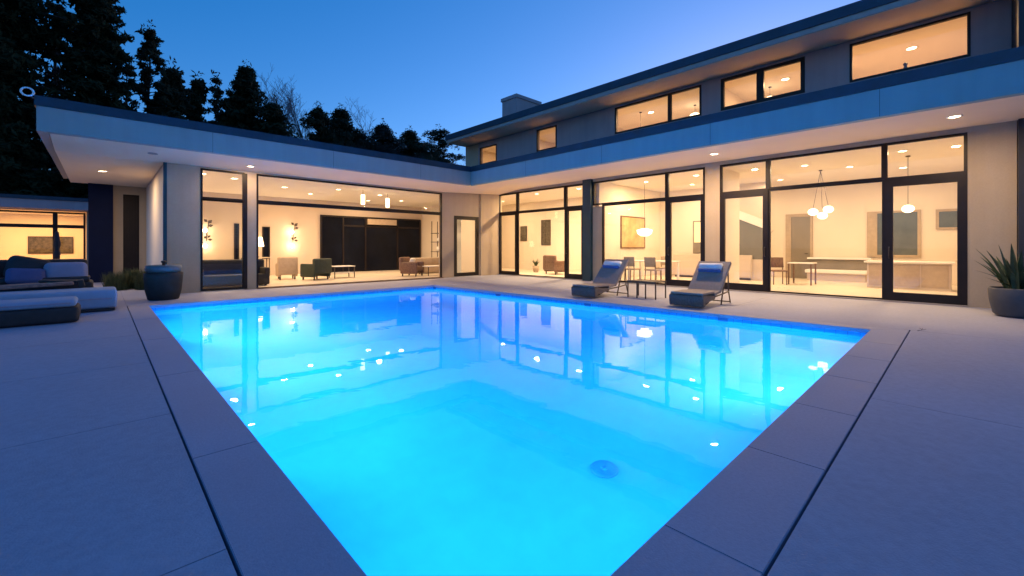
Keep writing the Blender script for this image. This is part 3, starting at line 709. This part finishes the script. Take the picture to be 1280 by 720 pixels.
for (x, y, r_, l) in ((13.72, 7.3, R(90), 'pale dining chair at the window side of the white table, right one'), (13.72, 8.1, R(90), 'pale dining chair at the window side of the white table, left one'), (15.25, 7.7, R(-90), 'pale dining chair at the far side of the white dining table')):
    chair(x, y, r_, l, M['tan'])
obj_sb = thing('sideboard', 'long beige sideboard behind the glass door of the dining room', 'sideboard', (17.6, 6.5, .02))
obj('body', box(17.3, 17.95, 5.3, 8.3, .1, .95, .01), M['cream_dim'], obj_sb)
for k in range(3): obj('door', box(17.285, 17.299, 5.33+k, 6.27+k, .14, .9), M['cream_dim'], obj_sb)
obj('plinth', box(17.35, 17.9, 5.35, 8.25, .02, .1), M['metal'], obj_sb)
# stairs in room 3
t = thing('staircase', 'white staircase with a grey wall below its slope behind the second lounger', 'stairs', (17.2, 6.0, .02))
def yz_prism(bm, poly, x0, x1):
    a = [bm.verts.new((x0, y, z)) for y, z in poly]; c = [bm.verts.new((x1, y, z)) for y, z in poly]; n = len(poly)
    bm.faces.new(a); bm.faces.new(c[::-1])
    for i in range(n): bm.faces.new((a[i], c[i], c[(i+1)%n], a[(i+1)%n]))
b = bmesh.new(); yz_prism(b, [(6.3, .80), (4.98, .80), (4.98, 1.95), (6.3, 2.55)], 17.4, 17.5); obj('side_panel', b, M['greywall'], t)
b = bmesh.new(); yz_prism(b, [(6.5, 2.65), (6.5, 2.98), (4.96, 2.26), (4.96, 1.95)], 17.36, 17.42); obj('stringer', b, M['white'], t)
b = bmesh.new(); yz_prism(b, [(6.6, .02), (4.98, .02), (4.98, .799), (6.6, .799)], 17.38, 17.5); obj('base_wall', b, M['cream_dim'], t)
b = bmesh.new()
for k in range(6): bx(b, 17.5, 18.4, 6.5-.25*k-.28, 6.5-.25*k, 2.7-.117*k, 2.74-.117*k)
obj('treads', b, M['wood'], t)
# room 3 back wall features
t = thing('inner_door', 'grey brown door with a wooden frame on the back wall of the right room', 'door', (19.95, 4.35, .02))
obj('leaf', box(19.95, 19.985, 4.02, 4.66, .02, 2.45), M['greydoor'], t)
b = bmesh.new(); bx(b, 19.93, 19.999, 3.94, 4.019, .02, 2.57); bx(b, 19.93, 19.999, 4.661, 4.85, .02, 2.57); bx(b, 19.93, 19.999, 4.019, 4.661, 2.451, 2.57); obj('frame', b, M['tan'], t)
b = bmesh.new(); tube(b, [(19.95, 4.1, 1.0), (19.90, 4.1, 1.0), (19.90, 4.2, 1.0)], .012, 8); obj('handle', b, M['metal'], t, True)
t = thing('inner_window', 'wide shaded window with a tan frame behind the rightmost glass door', 'window', (19.97, 1.5, .95))
obj('pane', box(19.96, 19.985, .98, 2.02, .98, 2.45), M['winglass'], t)
b = bmesh.new(); bx(b, 19.93, 19.999, .9, .979, .9, 2.52); bx(b, 19.93, 19.999, 2.021, 2.3, .9, 2.52); bx(b, 19.93, 19.999, .979, 2.021, .9, .979); bx(b, 19.93, 19.999, .979, 2.021, 2.451, 2.52); obj('frame', b, M['tan'], t)
t = thing('inner_window', 'small high shaded window at the far right of the kitchen', 'window', (19.97, .2, 1.85))
obj('pane', box(19.96, 19.985, -.3, .46, 1.9, 2.42), M['winglass'], t)
b = bmesh.new(); bx(b, 19.93, 19.999, .461, .54, 1.84, 2.5); bx(b, 19.93, 19.999, -.38, -.301, 1.84, 2.5); bx(b, 19.93, 19.999, -.3, .46, 1.84, 1.899); bx(b, 19.93, 19.999, -.3, .46, 2.421, 2.5); obj('frame', b, M['tan'], t)
t = thing('bench', 'long white tiered bench along the back wall under the globe pendants', 'bench', (19.4, 3.0, .02))
obj('seat', box(19.0, 19.9, 2.2, 4.0, .3, .42, .02), M['white'], t); obj('base', box(19.1, 19.9, 2.25, 3.95, .02, .30), M['cream_dim'], t)
obj('backrest', box(19.7, 19.95, 2.2, 4.0, .42, .80, .02), M['greydoor'], t); obj('upper_ledge', box(19.6, 19.95, 2.15, 4.05, .80, .86), M['white'], t)
t = thing('kitchen_island', 'beige kitchen island with a white worktop behind the rightmost glass door', 'kitchen island', (17.2, 1.0, .02))
obj('body', box(16.9, 17.7, .15, 1.95, .02, .78), M['cream_dim'], t); obj('worktop', box(16.84, 17.76, .08, 2.02, .78, .83, .006), M['white'], t)
for k in range(3): obj('drawer_front', box(16.885, 16.899, .2+.58*k, .75+.58*k, .1, .74), M['tan'], t)
t = thing('kitchen_cabinet', 'low tan kitchen cabinet at the far right of the kitchen', 'cabinet', (17.0, -.2, .02))
obj('body', box(16.6, 17.6, -.55, .04, .02, .86), M['tan'], t); obj('worktop', box(16.56, 17.62, -.58, .06, .86, .89), M['cream_dim'], t)
chair(16.2, 4.15, R(-60), 'woven tan chair by the small desk in the right room', M['brown'], None)
table('desk', 16.4, 17.1, 3.25, 3.95, .72, 'small white desk beside the woven tan chair in the right room', M['white'], M['wood'], leg=.04)
t = thing('wall_ornament', 'thin pale branch ornament on the back wall left of the grey brown door', 'wall ornament', (19.97, 5.5, 1.2))
b = bmesh.new(); tube(b, [(19.97, 5.5, 1.2), (19.95, 5.44, 1.7), (19.96, 5.6, 2.2)], .014, 6)
for z, dy, dz in ((1.5, .2, .25), (1.7, -.22, .25), (1.9, .18, .22), (2.05, -.12, .2)): tube(b, [(19.96, 5.5, z), (19.94, 5.5+dy, z+dz)], .009, 6)
obj('branches', b, M['tan'], t)
# ornament on upper window ledge
b = bmesh.new(); lathe(b, 14.8, .95, [(.05, 5.66), (.07, 5.75), (.03, 5.86), (.05, 5.93), (0, 5.97)], 14); 

bm_ = b; t_ = tag(obj('ornament', b, M['metal'], None, True), 'small dark ornament standing in the widest upper window', 'ornament')
b = bmesh.new(); bx(b, 14.6, 15.0, .6, 1.3, 5.60, 5.655); bx(b, 14.65, 14.95, .65, 1.25, 4.7, 5.6); tag(obj('plant_stand', b, M['wood'], None), 'tall wooden stand carrying the ornament in the upper window', 'stand')

# ------------------------------------------------------------------ loungers by the pool
def lounger(y0, label):
    """head end at +x, foot toward the pool; built for y0 .. y0+.72"""
    y1 = y0+.72; xf, xh = 8.72, 10.25
    t = thing('sun_lounger', label, 'sun lounger', (9.5, y0+.36, 0), 'sun loungers between the pool and the house')
    # woven base wedge: seat low, foot end thick
    def xz(bm, poly, ya, yb):
        a = [bm.verts.new((x, ya, z)) for x, z in poly]; c = [bm.verts.new((x, yb, z)) for x, z in poly]; n = len(poly)
        bm.faces.new(a); bm.faces.new(c[::-1])
        for i in range(n): bm.faces.new((a[i], c[i], c[(i+1)%n], a[(i+1)%n]))
    b = bmesh.new(); xz(b, [(xf, .03), (xf-.02, .24), (xf+.03, .27), (xf+.62, .22), (xf+.60, .15), (xf+.10, .12), (xf+.10, .03)], y0, y1); bmesh.ops.bevel(b, geom=b.edges[:], offset=.012, segments=2, affect='EDGES'); obj('foot_panel', b, M['wicker'], t)
    b = bmesh.new(); xz(b, [(xf+.62, .22), (xf+.62, .27), (9.62, .31), (9.62, .26)], y0+.02, y1-.02); obj('seat', b, M['charcoal'], t)
    b = bmesh.new(); xz(b, [(xf, .275), (xf+.64, .275), (xf+.64, .31), (xf+.02, .31)], y0+.03, y1-.03); obj('foot_cushion', b, M['charcoal'], t)
    b = bmesh.new(); xz(b, [(9.58, .27), (9.64, .25), (10.28, .88), (10.22, .93)], y0+.0, y1-.0); bmesh.ops.bevel(b, geom=b.edges[:], offset=.012, segments=2, affect='EDGES'); obj('backrest', b, M['charcoal'], t)
    for y in (y0+.03, y1-.03):
        b = bmesh.new(); tube(b, [(xf+.1, y, .06), (9.3, y, .20), (9.7, y, .22), (10.15, y, .26)], .017, 8); obj('rail', b, M['metal'], t, True)
        b = bmesh.new(); tube(b, [(9.72, y, .0), (9.80, y, .24), (9.95, y, .58)], .015, 8); obj('leg', b, M['metal'], t, True)
        b = bmesh.new(); tube(b, [(10.26, y, .0), (10.15, y, .27), (10.12, y, .76)], .015, 8); obj('leg', b, M['metal'], t, True)
    b = bmesh.new(); tube(b, [(10.255, y0+.03, .02), (10.255, y1-.03, .02)], .012, 8); obj('crossbar', b, M['metal'], t, True)
    # rolled towel draped on the backrest
    def tow(dy, lab):
        tt = thing('rolled_towel', lab, 'towel', (10.05, dy, .7), 'rolled towels on the loungers')
        b = bmesh.new(); tube(b, [(10.07, dy-.24, .80), (10.07, dy+.24, .80)], .085, 18); b.transform(Matrix.Translation((0,0,0)))
        obj('roll', b, M['whitetowel'], tt, True)
        b = bmesh.new(); obx(b, (9.995, dy, .70), (.045, .50, .16), (0, R(-44)+R(90)-PI/2, 0), .015, 2); obj('fold', b, M['blue'], tt, True)
    return t, tow
t1, tw = lounger(3.55, 'grey mesh sun lounger nearer the right glass doors, its towel bright white and blue'); tw(3.93, 'white and blue rolled towel on the right lounger')
t2 = copy_tree(t1); t2.location = (9.35, 6.42, 0); t2['label'] = 'grey mesh sun lounger left of the small slatted table, by the dark column'
tw2 = thing('rolled_towel', 'white and blue rolled towel on the left lounger', 'towel', (9.9, 6.44, .7), 'rolled towels on the loungers')
b = bmesh.new(); tube(b, [(9.92, 6.20, .80), (9.92, 6.68, .80)], .08, 18); obj('roll', b, M['whitetowel'], tw2, True)
b = bmesh.new(); obx(b, (9.845, 6.44, .70), (.045, .5, .16), (0, R(-44), 0), .015, 2); obj('fold', b, M['blue'], tw2, True)
# slatted side table
t = thing('side_table', 'low dark metal slatted table between the two sun loungers', 'table', (9.75, 5.35, 0))
b = bmesh.new()
for k in range(7): bx(b, 9.50, 10.0, 4.98+.11*k, 5.06+.11*k, .40, .42)
bx(b, 9.48, 9.50, 4.97, 5.75, .38, .425); bx(b, 10.0, 10.02, 4.97, 5.75, .38, .425); obj('tabletop', b, M['metal'], t)
for x, y in ((9.5, 4.99), (9.5, 5.25), (9.5, 5.48), (9.5, 5.73), (10.0, 4.99), (10.0, 5.73)):
    obj('leg', box(x-.012, x+.012, y-.012, y+.012, 0, .38), M['metal'], t)

# ------------------------------------------------------------------ pots
t = thing('round_planter', 'large dark round planter with a blue grey bowl on top, at the left pool corner', 'planter', (1.06, 13.2, 0))
b = bmesh.new(); lathe(b, 1.06, 13.2, [(.27, 0), (.30, .02), (.345, .22), (.37, .5), (.375, .64), (.35, .645), (.33, .5), (0, .5)], 40); obj('pot', b, M['pot'], t, True)
b = bmesh.new(); lathe(b, 1.06, 13.2, [(.28, .647), (.33, .66), (.35, .74), (.34, .82), (.30, .825), (.25, .80), (0, .79)], 40); obj('bowl', b, M['bowl'], t, True)
b = bmesh.new(); lathe(b, 1.06, 13.2, [(.03, .80), (.03, .87), (.055, .89), (.05, .92), (0, .935)], 14); obj('knob', b, M['metal'], t, True)
b = bmesh.new(); lathe(b, 1.06, 13.2, [(.46, .001), (.46, .02), (.30, .03), (0, .03)], 40)
t = thing('potted_plant', 'grey round pot with a spiky dark green plant at the right wall', 'plant', (11.85, -.72, 0))
b = bmesh.new(); lathe(b, 11.85, -.72, [(.24, 0), (.30, .06), (.345, .3), (.36, .50), (.345, .52), (.32, .5), (.3, .42), (0, .41)], 36); obj('pot', b, M['potgrey'], t, True)
b = bmesh.new(); lathe(b, 11.85, -.72, [(.31, .42), (.2, .44), (0, .45)], 20); obj('soil', b, M['ground'], t, True)
b = bmesh.new(); rr = random.Random(5); blades(b, (11.85, -.72, .42), 26, 1.0, .42, .14, rr, .25, 7); blades(b, (11.85, -.72, .42), 14, .62, .62, .09, rr, .3, 7); obj('leaves', b, M['leaf'], t)
# grasses in the recess
for i, (x, y, s) in enumerate(((.30, 17.0, 1.0), (.72, 17.3, 1.15), (.95, 16.7, .9))):
    t = thing('ornamental_grass', ('dull green tuft of grass nearest the navy panel', 'tallest tuft of grass in the open recess, in the middle', 'tuft of grass nearest the dark planter')[i], 'grass plant', (x, y, 0), 'grass tufts in the recess')
    b = bmesh.new(); blades(b, (x, y, 0), 620, .62*s, .22*s, .02, random.Random(20+i), .4, 4, .26); obj('leaves', b, M['grassleaf'], t)
# twig on the deck
b = bmesh.new(); tube(b, [(8.78, .43, .006), (8.84, .39, .012), (8.90, .38, .03)], .003, 5); tube(b, [(8.84, .39, .012), (8.85, .34, .03)], .002, 5); tube(b, [(8.87, .385, .02), (8.93, .42, .028)], .002, 5)
tag(obj('twig', b, M['bark'], None), 'tiny dark twig lying on the deck at the right pool corner', 'twig')

# ------------------------------------------------------------------ lounge beds at the left
def daybed(x0, x1, y0, y1, hb, hm, label, mb, mm):
    t = thing('daybed', label, 'daybed', ((x0+x1)/2, (y0+y1)/2, 0), 'low daybeds beside the pool')
    obj('base', box(x0, x1-(0 if hb > .1 else .06), y0+(0 if hb > .1 else .05), y1, .012, hb, .05 if hb > .1 else .01, 3), mb, t, True)
    obj('mattress', box(x0+.01, x1-.03, y0+.03, y1-.03, hb+.002, hm, .055, 4), mm, t, True)
    b = bmesh.new(); tube(b, [(x0+.2, y0+.022, (hb+hm)/2+.01), (x1-.10, y0+.022, (hb+hm)/2+.01)], .007, 6); obj('piping', b, M['pillow'], t, True)
    return t
daybed(-4.2, -.28, 10.12, 10.95, .26, .38, 'nearest low daybed with a dark base and thin blue white mattress', M['black'], M['cushion'])
daybed(-4.4, .24, 11.45, 12.45, .06, .42, 'thick pale blue mattress bed behind the dark based daybed', M['black'], M['cushion'])
t = thing('outdoor_sofa', 'dark wicker outdoor sofa at the left edge behind the pale mattress', 'sofa', (-3.1, 13.6, 0))
obj('base', box(-5.2, -.15, 13.0, 14.1, .04, .5, .05, 3), M['black'], t, True)
obj('backrest', box(-5.2, -.25, 14.0, 14.3, .45, .98, .08, 3), M['black'], t, True)
obj('seat_cushion', box(-5.1, -3.1, 13.02, 13.95, .5, .62, .05, 3), M['black'], t, True); obj('seat_cushion', box(-3.08, -.2, 13.02, 13.95, .5, .62, .05, 3), M['black'], t, True)
def pil(c, s, rot, m, label, cat='pillow'):
    b = bmesh.new(); obx(b, (0,0,0), s, (0,0,0), min(s)*.42, 4)
    for v in b.verts:   # pinch the edges like a stuffed cushion
        fx, fz = abs(v.co.x)/(s[0]/2), abs(v.co.z)/(s[2]/2); v.co.y *= 1-.45*max(fx, fz)**3
    b.transform(Matrix.Translation(Vector(c)) @ Euler(rot).to_matrix().to_4x4())
    tag(obj('pillow', b, m, None, True), label, cat)
pil((-.56, 13.25, .72), (.66, .25, .42), (R(-12), 0, R(6)), M['pillow'], 'large pale grey pillow at the right end of the dark sofa')
pil((-1.12, 13.4, .80), (.62, .26, .5), (R(-20), R(14), 0), M['black'], 'black pillow leaning beside the large pale grey one')
pil((-1.12, 13.1, .66), (.55, .2, .34), (R(-25), R(4), R(8)), mat('navy_pillow', (.07, .09, .22), .85, .1, 6), 'small navy blue pillow in front of the black pillow')
pil((-1.95, 13.45, .82), (.85, .3, .6), (R(-16), R(-5), 0), mat('charcoal_pillow', (.04, .04, .05), .85, .2, 6), 'big charcoal pillow at the left edge of the dark sofa')
b = bmesh.new(); obx(b, (-1.1, 12.55, .50), (1.35, .55, .07), (0, R(-2), R(3)), .025, 3); tag(obj('folded_throw', b, M['throw'], None, True), 'folded brown striped throw lying across the pale mattress', 'blanket')
b = bmesh.new(); obx(b, (-.62, 12.66, .56), (.55, .36, .05), (0, R(3), R(-8)), .02, 3); obx(b, (-.32, 12.55, .50), (.10, .3, .16), (0, R(-12), 0), .02, 2); tag(obj('dark_towel', b, M['black'], None, True), 'black towel draped on the end of the brown throw', 'towel')

# ------------------------------------------------------------------ far pavilion
Pv = thing('pavilion', 'low flat roofed pavilion with amber lit windows at the far left', 'pavilion', (-3.5, 28, 0))
def pobj(name, bm, m, parent=Pv): return obj(name, bm, m, parent)
pobj('roof', box(-9, -.30, 25.4, 29.9, 2.80, 3.16), M['stucco_dark']); pobj('roof_edge', box(-9.05, -.27, 25.35, 29.95, 3.162, 3.30), M['cap'])
pobj('wall', box(-.50, -.33, 26, 29.6, 0, 2.8), M['stucco']); pobj('wall', box(-9, -.5, 29.5, 29.65, 0, 2.8), M['cream']); pobj('wall', box(-9, -8.8, 26, 29.5, 0, 2.8), M['cream'])
pobj('wall', box(-8.8, -.5, 26.0, 26.12, 0, .55), M['stucco'])
pobj('inner_floor', box(-8.8, -.5, 26.12, 29.5, .002, .02), M['floor']); pobj('inner_ceiling', box(-8.8, -.5, 26.12, 29.5, 2.76, 2.798), M['ceil'])
def pw(x0, x1, z0, z1, w=.07):
    b = bmesh.new(); bx(b, x0, x0+w, 25.98, 26.08, z0, z1); bx(b, x1-w, x1, 25.98, 26.08, z0, z1); bx(b, x0+w, x1-w, 25.98, 26.08, z0, z0+w); bx(b, x0+w, x1-w, 25.98, 26.08, z1-w, z1)
    f = pobj('window', b, M['frame']); obj('pane', box(x0+w, x1-w, 26.02, 26.03, z0+w, z1-w), M['glass'], f)
for x0, x1 in ((-7.6, -5.0), (-5.0, -1.42), (-1.42, -.52)): pw(x0, x1, .56, 2.12); pw(x0, x1, 2.12, 2.72)
pobj('inner_wall', box(-8.8, -.5, 29.3, 29.45, .02, 2.76), M['cream'])
picture('wall_picture', 29.3, -2.45, -1.0, .95, 1.75, 'dark wide picture inside the amber lit pavilion', 'artdark', 'y')
for x in (-5.5, -2.6, -1.2): downlight(x, 27.6, 2.76, 38, 'recessed amber light in the pavilion ceiling', 'pavilion ceiling lights', col=(1, .5, .16))
# slim dark sculpture in front of the pavilion window
t = thing('garden_totem', 'slim dark totem sculpture standing before the pavilion window', 'sculpture', (-1.33, 25.2, 0))
b = bmesh.new(); lathe(b, -1.33, 25.2, [(.09, 0), (.09, .9), (.11, 1.0), (.07, 1.15), (.12, 1.35), (.08, 1.6), (.06, 1.85), (0, 1.92)], 14); obj('body', b, M['black'], t, True)
b = bmesh.new(); lathe(b, -1.33, 25.2, [(.24, 0), (.24, .08), (0, .081)], 20); obj('base', b, M['metal'], t)

# ring ornament on its bracket beside the roof corner
t = thing('ring_light', 'white ring on a dark bracket beside the left roof corner', 'ring', (-1.02, 13.05, 4.2))
b = bmesh.new(); c0 = Vector((-1.085, 12.88, 4.36)); n = 28; rr_ = .085
pts = [c0+Vector((math.cos(2*PI*k/n)*rr_, .02*math.sin(2*PI*k/n), math.sin(2*PI*k/n)*rr_)) for k in range(n)]
rings = []
for i, p in enumerate(pts):
    rad = (p-c0).normalized(); rings.append([b.verts.new(p+(rad*math.cos(2*PI*k/8)+Vector((0,1,0))*math.sin(2*PI*k/8))*.018) for k in range(8)])
for i in range(n):
    for k in range(8): b.faces.new((rings[i][k], rings[i][(k+1)%8], rings[(i+1)%n][(k+1)%8], rings[(i+1)%n][k]))
obj('ring', b, M['ring'], t, True)
b = bmesh.new(); tube(b, [(-.985, 12.93, 4.25), (-1.02, 12.90, 4.26), (-1.05, 12.88, 4.272)], .016, 8); obj('bracket', b, M['metal'], t, True)

# ------------------------------------------------------------------ trees
def leafcloud(verts, faces, c, r, n, size, rnd, squash=.8):
    for _ in range(n):
        while True:
            p = Vector((rnd.uniform(-1, 1), rnd.uniform(-1, 1), rnd.uniform(-1, 1)))
            if p.length < 1: break
        p = Vector((p.x*r, p.y*r, p.z*r*squash))+c
        a = Vector((rnd.gauss(0, 1), rnd.gauss(0, 1), rnd.gauss(0, 1))).normalized(); b_ = a.orthogonal().normalized()
        s = size*rnd.uniform(.5, 1.2); i = len(verts)
        verts.extend([p-a*s, p+b_*s*.42, p+a*s, p-b_*s*.42]); faces.append((i, i+1, i+2, i+3))
def tree(name, x, y, h, r, label, kind='cone', m='needle1', dens=1.0, z0=.5, group='dark trees behind the house', seed=0, lean=0):
    rnd = random.Random(seed*13+5); t = thing(name, label, 'tree', (x, y, 0), group)
    b = bmesh.new(); tr = max(.12, h*.014)
    nseg = 7; tp = [(x+lean*(k/nseg)**1.3+rnd.uniform(-.12, .12)*k/nseg, y+rnd.uniform(-.1, .1), h*.95*k/nseg) for k in range(nseg+1)]
    tube(b, tp, [tr*(1-.88*k/nseg) for k in range(nseg+1)], 8)
    verts, faces = [], []
    def tpos(z):
        u = min(.999, max(0, z/(h*.95)))*nseg; k = int(u); f = u-k; return Vector(tp[k]).lerp(Vector(tp[k+1]), f)
    nb = int((92 if kind == 'cone' else 60)*dens*(h/16)**.5)
    lob = [rnd.uniform(.72, 1.15) for _ in range(12)]
    for i in range(nb):
        u = (i+rnd.random())/nb
        z = z0+(h-z0)*(u**.9)
        if kind == 'cone': prof = 1.25*min(1, (1-u)*2.1)**.85*min(1, .55+u*3)*(.8+.3*rnd.random())
        elif kind == 'column': prof = min(1, (1-u)*3.2)**.6*min(1, .7+u*2)*(.85+.2*rnd.random())
        elif kind == 'pine':
            if u < .35: continue
            prof = max(.25, math.sin((u-.3)/.7*PI)**.6)*(.55+.55*rnd.random())
        else: prof = 1.25*min(1, (1-u)*2.6+.12)**.8*(.6+.55*rnd.random())
        a = rnd.uniform(0, 2*PI); L = 1.15*r*prof*lob[int(a/(2*PI)*12) % 12]
        st = tpos(z*.97); droop = -.12 if kind != 'pine' else .15
        en = st+Vector((math.cos(a)*L, math.sin(a)*L, L*droop+L*.1))
        tube(b, [st, st.lerp(en, .55)+Vector((0,0,.08*L)), en], [tr*.28*(1-u*.6), tr*.16*(1-u*.5), .015], 5, False)
        ns = max(2, int(L/.55))
        for q in range(ns+1):
            f = (q+.6)/(ns+.8)
            if kind == 'pine' and f < .45: continue
            cr = (.33+.28*rnd.random())*(1.2 if kind in ('column', 'cone') else 1.0)*max(.62, min(1, r/2.6))
            leafcloud(verts, faces, st.lerp(en, min(1, f))+Vector((rnd.uniform(-.2, .2), rnd.uniform(-.2, .2), rnd.uniform(-.2, .2))), cr, int(34*dens**.3*(1.1 if kind == 'column' else .95)), .205, rnd, .62)
    # leader tip
    leafcloud(verts, faces, tpos(h*.94)+Vector((0,0,h*.03)), .42, 40, .18, rnd, 2.0)
    obj('trunk', b, M['bark'], t)
    me = bpy.data.meshes.new('crown'); me.from_pydata([tuple(v) for v in verts], [], faces); link_mesh('crown', me, M[m], t)
    return t
def px(u, y):      # plan position on the line of sight to a given bearing
    a_ = R(43.74); r_ = (u-640)/535; return y*(math.sin(a_)+math.cos(a_)*r_)/(math.cos(a_)-math.sin(a_)*r_)
TR = [ # bearing, distance, height, half width on the line of sight, kind, material, density, label
 (2, 36, 30, 56, 'column', 'needle1', 3.2, 'huge black conifer filling the top left corner'),
 (68, 42, 19.0, 15, 'broad', 'needle3', .7, 'shorter loose tree at the right foot of the huge corner conifer'),
 (-70, 37, 26, 60, 'cone', 'needle1', 1.4, 'dark conifer cut by the left picture edge'),
 (82, 46, 15.5, 12, 'pine', 'needle2', .7, 'thin open tree with sky showing through, left of the dense column'),
 (119, 36, 20.0, 30, 'column', 'needle1', 3.2, 'tall dense columnar tree, broadest against the sky'),
 (160, 42, 15.5, 13, 'pine', 'needle2', .8, 'thin tree half hidden right of the dense column'),
 (186, 38, 17.0, 20, 'pine', 'needle2', 1.6, 'tall pine with an open lower crown and a pointed top'),
 (220, 36, 13.9, 21, 'broad', 'needle2', 2.4, 'round topped dark tree right of the tall open pine'),
 (246, 38, 14.2, 15, 'column', 'needle1', 1.8, 'narrow dark cypress left of the thin round headed tree'),
 (270, 42, 16.0, 12, 'pine', 'needle2', .9, 'thin round headed tree with a bare lower stem'),
 (306, 38, 16.0, 34, 'cone', 'needle1', 2.8, 'broad dark conifer in the middle of the tree row'),
 (342, 36, 12.8, 36, 'cone', 'needle1', 2.4, 'shorter dark conifer left of the leafless trees'),
 (398, 39, 14.4, 27, 'column', 'needle1', 2.2, 'dark bushy tree just right of the leafless trees'),
 (426, 41, 15.3, 40, 'cone', 'needle2', 2.8, 'bigger dark bushy tree with a rounded top, right of the leafless trees'),
 (452, 41, 13.4, 40, 'broad', 'needle3', 2.0, 'lower brownish tree beside the rounded bushy tree'),
 (480, 42, 15.0, 46, 'cone', 'needle3', 2.4, 'pointed brownish conifer near the roof valley'),
 (512, 44, 15.6, 50, 'cone', 'needle1', 2.4, 'dark rounded tree second from the upper roof'),
 (548, 46, 17.4, 42, 'broad', 'needle1', 1.9, 'open crowned tree touching the upper roof tip'),
 (495, 50, 14.6, 40, 'broad', 'needle2', 2.0, 'dense lower tree filling the gap before the roof valley'),
 (532, 50, 15.2, 40, 'broad', 'needle3', 2.0, 'brownish lower tree beside the open crowned one'),
 (200, 44, 13.2, 26, 'broad', 'needle3', 1.6, 'brownish lower tree behind the tall open pine'),
 (285, 44, 13.4, 24, 'broad', 'needle2', 1.8, 'dense lower tree left of the broad middle conifer'),
 (98, 38, 11.0, 30, 'broad', 'needle1', 1.8, 'low dark tree behind the pavilion roof, right'),
 (35, 39, 11.5, 40, 'broad', 'needle1', 1.8, 'low dark tree behind the pavilion roof, left'),
]
for i, (u, y, h, hw, k, m, dn, lab) in enumerate(TR):
    h *= .965; r = max(.8, (1.22*hw*(math.sin(R(43.74))*px(u, y)+math.cos(R(43.74))*y)/535-.35)/1.15)
    tree('pine_tree' if k == 'pine' else 'conifer_tree' if k in ('cone', 'column') else 'broadleaf_tree', px(u, y), y, h, r, lab, k, m, dn, seed=i)
def bare(x, y, h, label, seed, spread=.35):
    rnd = random.Random(seed); t = thing('bare_tree', label, 'tree', (x, y, 0), 'leafless trees behind the house')
    trunk = bmesh.new(); tw = bmesh.new()
    def grow(b, p, d, L, r, lvl):
        pts = [p]; rs = [r]; n = 4; q = p.copy(); dd = d.copy()
        for k in range(n):
            dd = (dd+Vector((rnd.gauss(0, .10), rnd.gauss(0, .10), .05))).normalized(); q = q+dd*L/n; pts.append(q.copy()); rs.append(max(.008, r*(1-.7*(k+1)/n)))
        tube(b, pts, rs, 5 if lvl else 8, False)
        if lvl < 4:
            for k in range((9, 6, 5, 4)[lvl]):
                f = rnd.uniform(.35, 1) if lvl == 0 else rnd.uniform(.15, 1); i = min(n-1, int(f*n)); s = pts[i].lerp(pts[i+1], f*n-i)
                a = rnd.uniform(0, 2*PI); nd = (dd+Vector((math.cos(a), math.sin(a), rnd.uniform(-.1, .4)))*spread*(1+.5*lvl)).normalized()
                grow(tw, s, nd, L*rnd.uniform(.38, .55), max(.008, r*.42), lvl+1)
    grow(trunk, Vector((x, y, 0)), Vector((0,0,1)), h*.78, h*.010, 0)
    obj('trunk', trunk, M['barebark'], t); obj('branches', tw, M['barebark'], t)
for i, (u, y, h, lab) in enumerate(((352, 42, 13.0, 'leftmost leafless grey tree in the gap of the row'), (374, 42, 12.8, 'slim leafless tree in the middle of the gap'), (391, 43, 13.6, 'tallest leafless tree, at the right of the gap'), (458, 46, 14.6, 'single leafless tree peeking above the brownish trees'), (596, 60, 16.0, 'faint leafless tree top left of the chimney'))):
    bare(px(u, y), y, h, lab, 60+i)

# ------------------------------------------------------------------ sky, sun, camera
w = bpy.data.worlds.new('World'); S.world = w; w.use_nodes = True
nt = w.node_tree; nt.nodes.clear(); N = nt.nodes.new; L = nt.links.new
out = N('ShaderNodeOutputWorld'); bg = N('ShaderNodeBackground'); L(bg.outputs[0], out.inputs[0])
sky = N('ShaderNodeTexSky'); sky.sky_type = 'NISHITA'; sky.sun_disc = False
SUNE, SUNR = R(7.5), R(75)
sky.sun_elevation = SUNE; sky.sun_rotation = SUNR; sky.ozone_density = 6; sky.air_density = 1.0; sky.dust_density = .3
bg.inputs[1].default_value = .15
gn = N('ShaderNodeVectorMath'); gn.operation = 'MULTIPLY'; gn.operation = 'MULTIPLY_ADD'; gn.inputs[1].default_value = (1.95, 1.18, 1.12); gn.inputs[2].default_value = (-.25, .03, .5)
mxv = N('ShaderNodeVectorMath'); mxv.operation = 'MAXIMUM'; mxv.inputs[1].default_value = (0, 0, 0)
L(sky.outputs[0], gn.inputs[0]); L(gn.outputs[0], mxv.inputs[0]); L(mxv.outputs[0], bg.inputs[0])
sl = bpy.data.lights.new('sun', 'SUN'); sl.energy = .02; sl.angle = R(10); sl.color = (1, .8, .65)
so = bpy.data.objects.new('sun', sl); COL.objects.link(so); so.rotation_euler = (R(88), 0, R(-75)+PI)

cd = bpy.data.cameras.new('camera'); cam = bpy.data.objects.new('camera', cd); COL.objects.link(cam)
cam.location = (0, 0, 1.25); cam.rotation_euler = (R(90), 0, R(-43.74))
cd.sensor_width = 36; cd.lens = 535/1280*36; cd.shift_y = -51/1280; cd.clip_start = .05; cd.clip_end = 2000
S.camera = cam
S.render.engine = 'CYCLES'
S.cycles.max_bounces = 10; S.cycles.transparent_max_bounces = 24; S.cycles.diffuse_bounces = 5; S.cycles.caustics_reflective = True; S.cycles.caustics_refractive = True; S.cycles.sample_clamp_indirect = 4
S.view_settings.view_transform = 'Standard'; S.view_settings.look = 'None'; S.view_settings.exposure = .55; S.view_settings.gamma = 1
